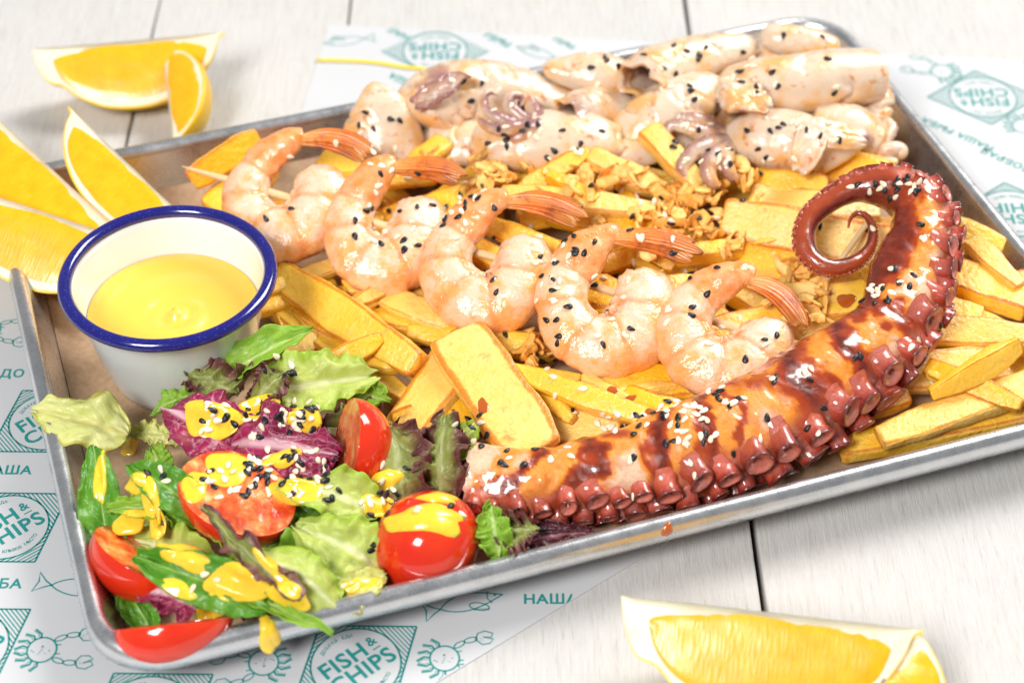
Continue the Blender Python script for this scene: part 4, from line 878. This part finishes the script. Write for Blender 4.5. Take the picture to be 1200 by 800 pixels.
flap(q_fold, (934, 150, 5.0), (1016, 166, 4.6), 42, 77, .15, bow=.2, cup=-.3, ruffle=.05, freq=1.5, jag=.06)
flap(q_fold, (936, 200, 4.2), (962, 140, 5.1), 36, 78, .1, bow=.25, cup=.3, ruffle=.05, freq=1.5, jag=.08)
flap(q_tube, (842, 96, 5.4), (902, 128, 5.4), 54, 79, .45, bow=.2, cup=-.3, ruffle=.10, freq=2, jag=.10)
for k_, (xa, ya, xb, yb) in enumerate(((430, 190, 560, 170), (560, 190, 700, 160), (700, 180, 840, 150), (840, 160, 1000, 130), (760, 110, 980, 70))):
    squid_tube([(xa, ya, 1.5, 30), ((xa + xb) / 2, (ya + yb) / 2, 1.6, 36), (xb, yb, 1.5, 30)], ['squid at the bottom under the leftmost pointed body', 'squid at the bottom under the speckled body', 'squid at the bottom under the torn body', 'squid at the bottom under the folded body', 'squid at the bottom of the far corner'][k_], 60 + k_, m=40, n=28)
tentacles(600, 132, 4.2, 'small curled purple squid tentacles on the large tube', [
    [(622, 150, 3.9, 9), (604, 146, 4.4, 8), (590, 142, 4.7, 7), (572, 132, 4.9, 5.5), (566, 116, 5.0, 4.5), (574, 108, 5.0, 3.5), (584, 112, 4.9, 2.5)],
    [(626, 152, 3.9, 9), (606, 150, 4.5, 8), (586, 152, 4.6, 7), (566, 146, 4.6, 5), (560, 138, 4.6, 3)],
    [(630, 152, 3.9, 10), (612, 138, 4.6, 8), (596, 124, 4.9, 7), (600, 112, 5.0, 5), (614, 114, 4.9, 4), (610, 124, 4.8, 3)],
    [(640, 150, 3.8, 10), (628, 134, 4.5, 9), (622, 118, 4.7, 7), (636, 124, 4.6, 5)],
    [(644, 152, 3.6, 12), (630, 150, 4.2, 12), (612, 160, 4.2, 9), (596, 166, 4.0, 6)]], 3, pur=.78)
tentacles(820, 178, 3.8, 'bunch of dark purple squid tentacles left of the folded squid', [
    [(846, 160, 3.4, 12), (826, 158, 4.0, 11), (806, 150, 4.3, 9), (788, 148, 4.3, 7), (780, 158, 4.1, 5)],
    [(848, 168, 3.4, 12), (830, 172, 4.0, 12), (812, 180, 4.1, 10), (800, 196, 3.8, 7), (806, 210, 3.5, 4)],
    [(850, 172, 3.4, 12), (838, 184, 4.0, 12), (830, 200, 3.8, 10), (836, 214, 3.5, 7), (846, 218, 3.3, 4)],
    [(850, 176, 3.4, 12), (850, 190, 3.9, 10), (860, 206, 3.6, 7), (872, 208, 3.4, 4)],
    [(836, 150, 3.6, 10), (818, 142, 4.2, 9), (802, 138, 4.3, 6), (798, 146, 4.2, 4)]], 4, pur=.62)
tentacles(1046, 172, 2.8, 'small pink squid tentacles by the right wall of the tray', [
    [(1020, 180, 2.4, 10), (1036, 166, 2.9, 9), (1046, 150, 3.2, 6), (1038, 142, 3.3, 4), (1032, 150, 3.2, 3)],
    [(1020, 184, 2.4, 10), (1040, 176, 2.9, 10), (1054, 176, 2.9, 9), (1056, 188, 2.6, 7)],
    [(1024, 188, 2.2, 10), (1040, 190, 2.5, 10), (1052, 196, 2.4, 8)]], 5, pur=.5)

# ------------------------------------------------------------------ crisp fried onion
def onion(regions, seed):
    rs = np.random.RandomState(seed); parts, edges = [], []
    for cx, cy_, sx, sy, z, nfl in regions:
        for _ in range(int(nfl * .62)):
            x, y = cx + rs.normal() * sx * .5, cy_ + rs.normal() * sy * .5; c = P(x, y, z + rs.uniform(-.25, .45))
            L = rs.choice([rs.uniform(.4, .8), rs.uniform(.7, 1.5)]); a = rs.uniform(0, 6.28); d = unit((math.cos(a), math.sin(a), rs.uniform(-.3, .45))); q = unit(np.cross(d, rs.normal(size=3)))
            u = np.linspace(-.5, .5, 13); b = rs.uniform(-.55, .55); Cc = c + d * (u * L)[:, None] + q * (b * (u ** 2 - .1) * 2 * L)[:, None]
            wd = rs.uniform(.12, .36); R = np.stack([wd * (.55 + .45 * np.cos(u * 2.6)), .03 + .03 * rs.rand() + 0 * u], 1)
            V, Fc, t_, a_ = sweep(Cc, R, q + rs.normal(size=3) * .2, 12); V = bumpy(V, Fc, .085, 2.4, rs.randint(999)); V = bumpy(V, Fc, .03, 8, rs.randint(999))
            parts.append((V, Fc)); edges.append(np.clip(np.abs(np.cos(a_)) ** 4 * .5 + rs.uniform(0, .6), 0, 1))
    V, Fc = merge(parts); return V, Fc, np.concatenate(edges)
for lab, reg, sd in (
    ('crisp golden fried onion heaped beside the fourth shrimp tail', [(790, 248, 52, 42, 3.0, 120), (820, 215, 30, 18, 3.2, 34), (850, 285, 24, 18, 2.7, 14)], 1),
    ('fried onion crumbs in front of the speckled squid', [(575, 200, 24, 32, 3.2, 50), (690, 208, 60, 18, 3.4, 60), (590, 182, 16, 20, 3.4, 10)], 2),
    ('fried onion crumbs around the fifth shrimp tail', [(935, 335, 34, 44, 2.9, 60), (905, 420, 18, 18, 2.6, 8), (880, 205, 20, 16, 3.4, 16)], 3),
    ('fried onion bits under the third and fourth shrimp', [(620, 405, 26, 22, 1.9, 20), (770, 300, 24, 24, 2.3, 16), (500, 188, 20, 14, 2.8, 12), (700, 262, 24, 12, 2.7, 10), (590, 400, 30, 16, 1.8, 8)], 4)):
    V, Fc, ed = onion(reg, sd); tag(mk('fried_onion', V, Fc, M['onion'], None, {'edge': ed}, host='fries'), lab, 'fried onion', kind='stuff')

# ------------------------------------------------------------------ salad leaves
LV = [
 ((150,512,2.0),(38,478,2.9),74,'yellow_lettuce','pale yellow lettuce leaf hanging over the left rim',1,dict(bow=.35,cup=.15,ruffle=.10,freq=2.5,jag=.14)),
 ((214,512,1.0),(150,508,1.3),30,'yellow_lettuce','small pale leaf piece on the parchment under the cup',2,dict(bow=.2,jag=.2)),
 ((132,668,1.2),(110,522,3.3),50,'spinach','upright spinach leaf along the left wall of the tray',3,dict(bow=.3,cup=.3,ruffle=.05,jag=.03,name='spinach_leaf')),
 ((246,612,2.6),(150,546,3.4),50,'spinach','spinach leaf with yellow streaks left of the big tomato half',4,dict(bow=.5,cup=.5,ruffle=.08,jag=.04,name='spinach_leaf')),
 ((232,604,2.2),(126,596,2.8),34,'green','twisted green leaf below the streaked spinach',5,dict(bow=.5,cup=.5,ruffle=.15)),
 ((318,712,2.8),(158,654,3.2),64,'spinach','broad spinach leaf under a large mustard blob at the front',6,dict(bow=.35,cup=.25,ruffle=.08,jag=.04,name='spinach_leaf')),
 ((346,706,3.4),(236,598,4.3),26,'lollo','narrow purple leaf curling across the front of the salad',7,dict(bow=.35,cup=.7,ruffle=.10,freq=4)),
 ((398,716,2.4),(304,646,3.9),72,'lettuce','pale curled lettuce leaf with a hole at the front',8,dict(bow=.6,cup=-.5,ruffle=.12,freq=2.5)),
 ((448,604,2.4),(330,566,3.5),58,'lettuce','lettuce leaf right of the big tomato half',9,dict(bow=.45,cup=.2,ruffle=.12,freq=3)),
 ((446,668,2.0),(346,614,2.9),78,'lettuce','broad lettuce leaf left of the whole tomato',10,dict(bow=.4,cup=.2,ruffle=.14,freq=3)),
 ((392,716,1.8),(452,672,2.6),46,'yellow_lettuce','yellowish lettuce leaf against the whole tomato at the rim',11,dict(bow=.3,ruffle=.12,freq=3)),
 ((258,450,2.6),(366,386,4.0),46,'green','smooth bright green leaf pointing up beside the cup',12,dict(bow=.45,cup=.55,ruffle=.06,freq=2,jag=.05)),
 ((300,470,2.4),(440,440,2.9),84,'lettuce','frilly light green leaf below the fries',13,dict(bow=.4,cup=.2,ruffle=.24,freq=4,jag=.15)),
 ((290,480,2.8),(336,440,3.5),50,'lollo','brownish frilly leaf tip on the light green leaf',14,dict(bow=.3,ruffle=.26,jag=.14)),
 ((280,466,2.6),(214,432,3.4),54,'lollo','small red tinged leaf in front of the cup',15,dict(bow=.4,cup=.3,ruffle=.24,jag=.15)),
 ((236,462,2.4),(178,484,2.2),22,'green','little green leaf touching the front of the cup',16,dict(bow=.3,ruffle=.06,jag=.1)),
 ((286,520,2.5),(188,480,3.3),84,'radicchio','dark magenta radicchio leaf with a mustard blob under the cup',17,dict(bow=.4,cup=.25,ruffle=.14,freq=3,name='radicchio_leaf')),
 ((264,522,2.6),(396,532,3.2),88,'radicchio','magenta radicchio covered in seeds behind the big tomato half',18,dict(bow=.5,cup=.2,ruffle=.2,freq=4,name='radicchio_leaf')),
 ((318,566,2.6),(402,572,2.9),50,'radicchio','radicchio strip between the two tomato halves',19,dict(bow=.4,cup=.3,ruffle=.16,freq=3,name='radicchio_leaf')),
 ((470,588,2.0),(462,498,3.4),74,'lollo','frilly red and green leaf right of the upright tomato half',20,dict(bow=.4,cup=.2,ruffle=.34,freq=4,jag=.15)),
 ((512,572,2.2),(520,486,3.6),64,'lollo','purple frilly leaf touching the end of the tentacle',21,dict(bow=.4,cup=.3,ruffle=.34,freq=4,jag=.15)),
 ((530,540,2.4),(556,494,3.2),30,'lettuce','grey green leaf curl over the tentacle end',22,dict(bow=.3,cup=.6,ruffle=.14)),
 ((584,652,2.4),(576,592,3.1),40,'green','frilly green leaf between the whole tomato and the tentacle',23,dict(bow=.3,cup=.3,ruffle=.28,freq=4,jag=.18)),
 ((580,626,2.4),(630,620,2.8),44,'lollo','small frilly green leaf at the front rim under the tentacle',24,dict(bow=.3,ruffle=.28,freq=4.5,jag=.2)),
 ((596,640,1.5),(700,622,1.8),34,'dark_leaf','dark purple leaf under the tentacle at the front rim',25,dict(bow=.2,ruffle=.1)),
 ((232,712,1.4),(160,690,2.2),62,'radicchio','radicchio piece with white ribs between the two front tomatoes',26,dict(bow=.5,cup=.3,ruffle=.15,freq=3,name='radicchio_leaf')),
 ((250,700,1.6),(322,728,1.8),40,'dark_leaf','dark purple leaf behind the front rim',27,dict(bow=.3,ruffle=.12)),
 ((180,742,.8),(136,672,1.5),40,'spinach','shaded spinach leaf low in the front left corner',28,dict(bow=.2,ruffle=.06,name='spinach_leaf')),
 ((268,690,2.4),(388,742,2.9),20,'green','green leaf stalk pointing over the front rim',29,dict(bow=.25,cup=1.1,ruffle=.02,jag=.03)),
 ((196,566,1.6),(176,524,2.2),34,'green','small green leaf behind the streaked spinach',30,dict(bow=.3,ruffle=.1)),
 ((330,640,1.8),(240,620,2.4),60,'green','green leaf under the big tomato half',31,dict(bow=.4,ruffle=.12)),
 ((440,620,1.4),(470,560,2.4),50,'lollo','reddish leaf under the mustard by the whole tomato',32,dict(bow=.3,ruffle=.2,jag=.2)),
 ((250,664,1.4),(140,630,1.6),60,'lettuce','lettuce leaf under the left tomato',33,dict(bow=.4,ruffle=.12)),
 ((420,470,1.6),(456,470,2.2),40,'green','green leaf tip behind the upright tomato half',34,dict(bow=.3,ruffle=.16,jag=.25)),
 ((320,700,1.2),(430,640,1.6),90,'green','green leaf under the pale curled lettuce',35,dict(bow=.4,ruffle=.12)),
 ((300,640,1.2),(380,600,1.6),90,'spinach','dark green leaf deep inside the salad',36,dict(bow=.3,ruffle=.1,name='spinach_leaf')),
 ((240,560,1.2),(330,520,1.6),100,'radicchio','radicchio leaf deep under the big tomato half',37,dict(bow=.3,ruffle=.12,name='radicchio_leaf')),
 ((440,560,1.0),(400,470,1.5),90,'lollo','red and green leaf behind the upright tomato half',39,dict(bow=.4,ruffle=.3,freq=4)),
 ((210,640,1.0),(180,560,1.4),90,'lettuce','lettuce leaf deep under the streaked spinach',40,dict(bow=.3,ruffle=.2,freq=3)),
 ((560,610,1.0),(470,560,1.4),90,'dark_leaf','dark leaf deep between the whole tomato and the tentacle end',41,dict(bow=.3,ruffle=.2,freq=3)),
 ((400,580,1.2),(460,540,1.6),80,'dark_leaf','dark leaf deep behind the whole tomato',38,dict(bow=.3,ruffle=.12)),
]
for bs, tp, wpx, m_, lab, sd, kw in LV: leaf(bs, tp, wpx, m_, lab, sd, crumple={'spinach': .12, 'yellow_lettuce': .18, 'lollo': .6}.get(m_, .28), **kw)

# ------------------------------------------------------------------ tomatoes
def tomato(px_, py_, z, R, L, axis, label, cut=None, seed=0, tip=.0, name='cherry_tomato'):
    """ellipsoid, optionally sliced by planes (normal, offset): skin part and cut-face part"""
    c = P(px_, py_, z); ax = unit(axis); e1 = unit(np.cross(ax, (.3, .9, .2))); e2 = np.cross(ax, e1)
    nu, nw = 56, 72; th = np.linspace(0, math.pi, nu); ph = np.linspace(0, 2 * math.pi, nw, endpoint=False)
    TH, PH = np.meshgrid(th, ph, indexing='ij'); TH, PH = TH.ravel(), PH.ravel()
    rr = np.sin(TH); zz = np.cos(TH); zl = zz * L + tip * np.clip(-zz, 0, 1) ** 24
    V = c + ax * zl[:, None] + (e1 * np.cos(PH)[:, None] + e2 * np.sin(PH)[:, None]) * (R * rr * (1 + .02 * np.sin(3 * PH + seed)))[:, None]
    Fc = [f for f in grid_faces(nu, nw)]; V = V + (V - c) * (.035 * fbm((V - c) * .45 + seed * 3, seed, 2))[:, None]
    root = thing(name, label, 'tomato', c - np.array([0, 0, R]), 'cherry tomato pieces in the salad'); flesh = None
    if cut is not None:
        for nrm, off in cut:                # push everything beyond the plane onto it, rounding the edge a little
            nrm = unit(nrm); d = (V - c) @ nrm - off; on = d > 0
            V = V - nrm * np.where(d > 0, d, 0)[:, None]
            V = V - nrm * (.05 * np.exp(-np.abs(d) / .12) * (d <= 0))[:, None] * 0
        face = np.zeros(len(V), bool)
        for nrm, off in cut:
            nrm = unit(nrm); face |= ((V - c) @ nrm - off) > -1e-6
        skinF = [f for f in Fc if not all(face[i] for i in f)]; cutF = [f for f in Fc if all(face[i] for i in f)]
        mk('skin', V, skinF, M['tomato'], root, host='tomato')
        nsum = unit(sum(unit(n_) for n_, _ in cut)); rad = np.linalg.norm(V - c, axis=1)
        q = V + nsum * (.02 * fbm(V * 2.2, seed) - .03 * sm(rad, 0, R * .5))[:, None]
        mk('cut_face', np.where(face[:, None], q + nsum * .012, V), cutF, M['tomato_flesh'], root, host='tomato')
    else: mk('skin', V, Fc, M['tomato'], root, host='tomato')
    return root
tomato(276, 582, 3.1, 1.72, 2.2, (.86, -.50, -.10), 'big cherry tomato half with its seedy cut face up', [((.16, -.10, .98), .25)], 1)
tomato(408, 526, 2.9, 1.62, 1.85, (.25, .75, .6), 'tomato half standing on edge with its skin to the right', [((-.92, -.15, .35), .1)], 2)
tomato(163, 652, 2.2, 1.55, 1.9, (.8, -.5, .1), 'tomato quarter with mustard on top by the left wall', [((.45, .45, .77), .1)], 3)
tomato(204, 730, 2.55, 1.3, 2.1, (.93, .34, .12), 'long tomato wedge in the front left corner of the tray', [((-.1, .75, .66), .0)], 4)
tomato(500, 637, 2.25, 1.82, 1.95, (.75, .45, .5), 'whole cherry tomato at the front rim with a mustard cap', None, 5, tip=-.22)

# ------------------------------------------------------------------ mustard dressing and glaze drops, draped over what is below
def bvh(skip=()):
    P_, F_, own = [], [], []; off = 0
    for V, Fc, h in SOLID:
        if h in skip: continue
        P_.append(V); own += [h] * len(Fc); F_ += [tuple(i + off for i in f) for f in Fc]; off += len(V)
    return BVHTree.FromPolygons(np.vstack(P_).tolist(), F_), own
TREE, OWN = bvh()
def hit(px_, py_, tree=None):
    d = unit(ray(px_, py_)); h = (tree or TREE).ray_cast(Vector(CAM), Vector(d))
    if h[0] is None: return None
    n_ = np.array(h[1]); n_ = n_ if n_ @ d < 0 else -n_
    return np.array(h[0]), n_, OWN[h[2]]
def drape(px_, py_, rx, ry, rot, th, label, seed, m='dressing', name='mustard_blob', cat='dressing', group='mustard dressing drizzled on the salad', host='dressing'):
    h = hit(px_, py_)
    if h is None: return
    c, n0, _ = h; n_ = unit(n0 * .6 + TOCAM * .45 + np.array([0, 0, .45]))
    e1 = unit(np.cross((0, 1, 0), n_)); e1 = unit(e1 - (e1 @ n_) * n_); e2 = np.cross(n_, e1); cr, sr = math.cos(rot), math.sin(rot); a1 = e1 * cr + e2 * sr; a2 = e2 * cr - e1 * sr
    nr, na = 16, 40; H = np.zeros((nr, na)); XY = np.zeros((nr, na, 2)); rs = np.random.RandomState(seed); phs = rs.uniform(0, 6.28, 6)
    for j in range(na):
        a = 2 * math.pi * j / na; lob = 1 + .10 * math.sin(2 * a + phs[0]) + .09 * math.sin(3 * a + phs[1]) + .05 * math.sin(5 * a + phs[2]) + .02 * math.sin(8 * a + phs[3])
        for i in range(nr):
            q = (i / (nr - 1)); XY[i, j] = (rx * q * lob * math.cos(a), ry * q * lob * math.sin(a))
    for i in range(nr):
        for j in range(na):
            p = c + a1 * XY[i, j, 0] + a2 * XY[i, j, 1] + n_ * 2.0; g_ = TREE.ray_cast(Vector(p), Vector(-n_), 3.2)
            H[i, j] = 2.0 - g_[3] if g_[0] is not None else np.nan
    med = np.nanmedian(H); H = np.where(np.isnan(H), med - .3, H); H = np.clip(H, med - .45, med + .7)
    for _ in range(11):
        Hs = (np.roll(H, 1, 1) + np.roll(H, -1, 1)) / 2; Hr = Hs.copy(); Hr[1:-1] = (H[:-2] + H[2:]) / 2; Hn = (H + Hs + Hr) / 3; Hn[0] = Hn[0].mean(); H = Hn
    q = np.linspace(0, 1, nr)[:, None]; th = th * .6; top = H + th * np.clip(1 - q ** 2.2, 0, 1) ** .62 - .05 * q ** 6 + th * .12 * np.sin(XY[:, :, 0] * 4 + phs[4]) * (1 - q)
    V = (c + a1 * XY[:, :, 0, None] + a2 * XY[:, :, 1, None] + n_ * top[:, :, None]).reshape(-1, 3)
    Vb = (c + a1 * XY[:, :, 0, None] * .93 + a2 * XY[:, :, 1, None] * .93 + n_ * (H - .08)[:, :, None]).reshape(-1, 3)
    Fa = grid_faces(nr, na); k = nr * na; V2 = np.vstack([V, Vb]); F2 = Fa + [tuple(i + k for i in f[::-1]) for f in Fa] + [((nr - 1) * na + j, (nr - 1) * na + (j + 1) % na, k + (nr - 1) * na + (j + 1) % na, k + (nr - 1) * na + j) for j in range(na)]
    return tag(mk(name, V2, F2, M[m], host=host), label, cat, group)
DR = [
 (248,492,1.05,.85,.2,.32,'mustard blob on the radicchio below the cup'), (302,482,.95,.62,.3,.30,'mustard blob behind the radicchio near the brownish leaf tip'),
 (352,490,.8,.45,-.2,.22,'mustard with many seeds against the upright tomato half'), (268,548,1.0,.8,.5,.16,'thin mustard running over the cut face of the big tomato half'),
 (348,572,1.05,.65,-.1,.28,'seed sprinkled mustard blob between the two tomato halves'), (330,536,.8,.45,.3,.2,'mustard patch on the seedy radicchio'),
 (446,594,.7,.55,.2,.28,'mustard blob left of the whole tomato'), (452,562,.6,.4,.5,.22,'mustard at the foot of the upright tomato half'),
 (498,606,1.55,.62,-.05,.20,'mustard cap on the whole tomato'), (514,582,.8,.34,0,.26,'mustard behind the whole tomato'),
 (214,650,1.25,.42,-.5,.24,'long mustard streak on the broad spinach leaf'), (276,684,1.10,.70,-.1,.34,'largest mustard blob at the front of the salad'),
 (338,694,.7,.42,-.4,.26,'mustard at the lower end of the narrow purple leaf'), (318,664,.9,.24,-.9,.2,'mustard streak along the narrow purple leaf'),
 (118,560,.28,1.0,.1,.18,'mustard streak down the upright spinach leaf'), (152,524,.42,.45,0,.26,'mustard drop beside the pale yellow leaf'), (158,562,.55,.4,0,.24,'mustard puddle behind the streaked spinach'),
 (178,580,.26,1.05,.35,.18,'mustard streak on the streaked spinach leaf'), (182,606,.3,.7,.1,.2,'mustard drip hanging from the twisted green leaf'), (160,630,.72,.36,.1,.2,'mustard on the tomato quarter by the left wall'),
 (210,690,.8,.26,-.5,.16,'thin mustard line beside the radicchio with white ribs'), (228,570,.5,.6,.2,.22,'mustard running off the left end of the big tomato half'),
 (300,430,.7,.3,.6,.10,'smear of mustard on the smooth bright green leaf'), (425,684,.8,.26,.3,.2,'mustard streak on the yellowish lettuce leaf'), (252,722,.6,.35,0,.2,'mustard puddle behind the front rim'),
]
for i, (x, y, rx, ry, ro, th, lab) in enumerate(DR): drape(x, y, rx, ry, ro, th, lab, 300 + i)
drape(315, 744, .42, .62, .25, .30, 'yellow mustard drip on the outside of the front rim', 401)
drape(782, 620, .22, .27, 0, .16, 'small amber glaze drop on the front rim', 402, 'glaze', 'glaze_drop', 'sauce drop', 'drops of brown glaze')
for i, (x, y, rx, ry, ro, lab) in enumerate(((940, 636, .12, .09, 0, 'tiny amber drop on the front rim below the big sucker'), (717, 457, .34, .22, .6, 'upper glaze spot on the long narrow fry'), (738, 467, .30, .2, .5, 'second glaze spot on the long narrow fry'), (762, 482, .26, .2, .4, 'third glaze spot on the long narrow fry'), (566, 476, .26, .4, .2, 'brown spot on the pale flat potato slab'),
        (992, 352, .5, .36, .4, 'dark glaze puddle between the fifth shrimp and the tentacle'), (890, 440, .5, .28, .2, 'amber glaze on the lower edge of the fifth shrimp'))):
    drape(x, y, rx, ry, ro, .07, lab, 420 + i, 'glaze', 'glaze_drop', 'sauce drop', 'drops of brown glaze')

# ------------------------------------------------------------------ sesame seeds
TREE, OWN = bvh()
u = np.linspace(0, math.pi, 7); th = np.linspace(0, 2 * math.pi, 8, endpoint=False)
sv = [(-math.cos(a) * .5, math.sin(a) * .30 * (1 - .45 * -math.cos(a) * .9) * math.cos(b), math.sin(a) * .155 * math.sin(b)) for a in u for b in th]
sf = grid_faces(7, 8)
def seed_mesh(nm, mt):
    me = bpy.data.meshes.new(nm); me.from_pydata([tuple(c * S for c in v) for v in sv], [], [tuple(f) for f in sf]); me.polygons.foreach_set('use_smooth', [True] * len(me.polygons)); me.materials.append(mt); return me
SW, SB = seed_mesh('white_sesame_seed', M['sesw']), seed_mesh('black_sesame_seed', M['sesb'])
rs = np.random.RandomState(12)
NICE = {'fries': 'lying on the fries or onion', 'squid': 'stuck on the squid', 'octopus': 'stuck on the octopus tentacle', 'salad': 'on the salad leaves', 'tomato': 'on a cut tomato', 'dressing': 'in the mustard dressing',
        'shrimp11': 'on the shrimp nearest the skewer tip', 'shrimp12': 'on the second shrimp', 'shrimp13': 'on the middle shrimp', 'shrimp14': 'on the fourth shrimp', 'shrimp15': 'on the shrimp next to the tentacle', 'skewer': 'on the skewer'}
NSEED = [0, 0]
def put_seed(x, y, black):
    h = hit(x, y)
    if h is None or h[2] in ('tray', 'cup', 'lemon'): return
    p, n_, host = h; rd = rs.normal(size=3); a = unit(rd - (rd @ n_) * n_); a = unit(a + n_ * rs.uniform(-.18, .18)); b = unit(np.cross(n_, a)); c = np.cross(a, b)
    wh = NICE.get(host, 'on the food')
    if host == 'octopus': wh = 'near the cut end of the tentacle' if x < 650 else 'in the dense cluster on the tentacle' if x < 830 else 'on the tentacle beside the last shrimp' if x < 940 else 'at the inner bend of the tentacle' if y > 290 else 'on top of the tentacle where it curls' if x > 1030 else 'on the tentacle curl'
    elif host == 'squid': wh = 'on the leftmost pointed squid' if x < 490 else 'on the large squid tube' if (x < 650 and y < 135) else 'on the speckled squid' if (x < 730 and y > 125) else 'on the pointed squid at the back rim' if x < 745 else 'on the squid tubes at the back rim' if y < 75 else 'on the squid left of the biggest tube' if (x < 850 and y < 140) else 'on the purple squid tentacles' if x < 850 else 'on the biggest squid tube' if y < 132 else 'on the folded squid'
    elif host == 'fries': wh = 'on the fries near ' + near(x, y)
    elif host == 'dressing': wh = 'in the mustard under the cup' if y < 515 and x < 325 else 'in the mustard by the upright tomato half' if y < 530 else 'in the mustard on the big tomato half' if x < 320 and y < 600 else 'in the mustard between the two tomato halves' if x < 400 and y < 600 else 'in the mustard around the whole tomato' if x > 400 else 'in the mustard at the front of the salad'
    nm = 'black_sesame_seed' if black else 'white_sesame_seed'
    o = bpy.data.objects.new(nm, SB if black else SW); col.objects.link(o); s_ = rs.uniform(.31, .39)
    from mathutils import Matrix
    o.matrix_world = Matrix(((a[0], b[0], c[0], 0), (a[1], b[1], c[1], 0), (a[2], b[2], c[2], 0), (0, 0, 0, 1))) @ Matrix.Diagonal((s_, s_ * rs.uniform(.85, 1.1), s_, 1))
    o.location = Vector((p + n_ * .035) * S); NSEED[int(black)] += 1
    tag(o, ('black' if black else 'white') + ' sesame seed ' + wh, 'sesame seed', ('black' if black else 'white') + ' sesame seeds ' + wh)
W_ = [  # clusters: cx, cy, half-width, half-height, whites, blacks
 (445,150,38,34,8,9),(520,100,20,8,2,0),(560,110,40,24,3,6),(600,140,36,20,4,10),(640,165,75,26,16,20),(700,82,44,22,6,8),(790,70,45,26,8,14),(850,62,40,14,6,6),(945,40,36,10,2,5),(890,90,45,22,12,14),
 (985,90,30,24,2,3),(800,120,34,22,4,6),(820,165,40,30,16,12),(900,150,46,14,8,6),(930,175,50,26,6,6),(985,158,24,18,4,3),(870,200,30,14,3,4),
 (330,230,60,50,1,2),(400,172,22,8,2,0),(430,235,30,50,4,6),(462,265,40,40,8,8),(475,200,30,14,6,3),(515,250,10,26,3,4),(545,235,24,26,9,9),(590,300,60,70,8,5),(640,330,16,40,5,6),(662,290,36,24,5,8),(650,370,22,34,2,6),(720,340,60,60,10,2),
 (770,285,40,16,4,2),(782,370,10,14,3,0),(850,390,60,50,6,7),(830,320,30,16,1,3),(780,245,50,50,5,6),(730,225,50,20,2,3),(850,240,30,30,2,1),(600,420,60,30,1,3),(680,440,70,40,2,3),
 (560,505,20,20,3,5),(600,535,24,16,2,6),(660,528,34,12,4,2),(735,495,40,16,16,7),(790,478,40,14,18,9),(815,505,34,20,18,5),(862,462,38,16,10,8),(905,450,16,8,2,3),(760,550,60,36,5,3),(880,510,50,36,3,3),(950,470,40,40,4,4),
 (1025,345,22,14,10,7),(1060,320,16,22,3,5),(1060,222,30,14,11,11),(1010,220,20,10,3,2),(1075,270,12,20,2,1),(985,270,40,40,2,2),(1040,400,50,40,3,2),
 (250,492,28,22,9,5),(305,492,34,22,12,12),(350,488,30,20,14,14),(335,545,50,24,20,18),(285,562,48,26,20,14),(360,575,30,16,6,4),(330,430,24,14,3,6),(190,545,30,20,4,5),(445,590,24,24,5,4),(385,560,14,30,4,8),(510,600,40,12,4,1),(540,500,14,12,2,3),(470,560,30,24,2,4),(180,610,14,10,1,2),(230,690,30,20,3,0),(430,640,12,12,0,2),(1100,440,60,80,3,1),(640,475,40,18,3,2),
]
for cx, cy_, hx, hy, nw_, nb in W_:
    f_ = .55 if cy_ < 215 else (.72 if (cx > 540 and cy_ > 430) else .85)
    nw_, nb = int(nw_ * f_ + rs.rand()), int(nb * f_ + rs.rand())
    for k in range(nw_ + nb):
        a, q = rs.uniform(0, 6.28), math.sqrt(rs.uniform(0, 1)); put_seed(cx + hx * q * math.cos(a), cy_ + hy * q * math.sin(a), k >= nw_)
print('seeds white/black', NSEED)
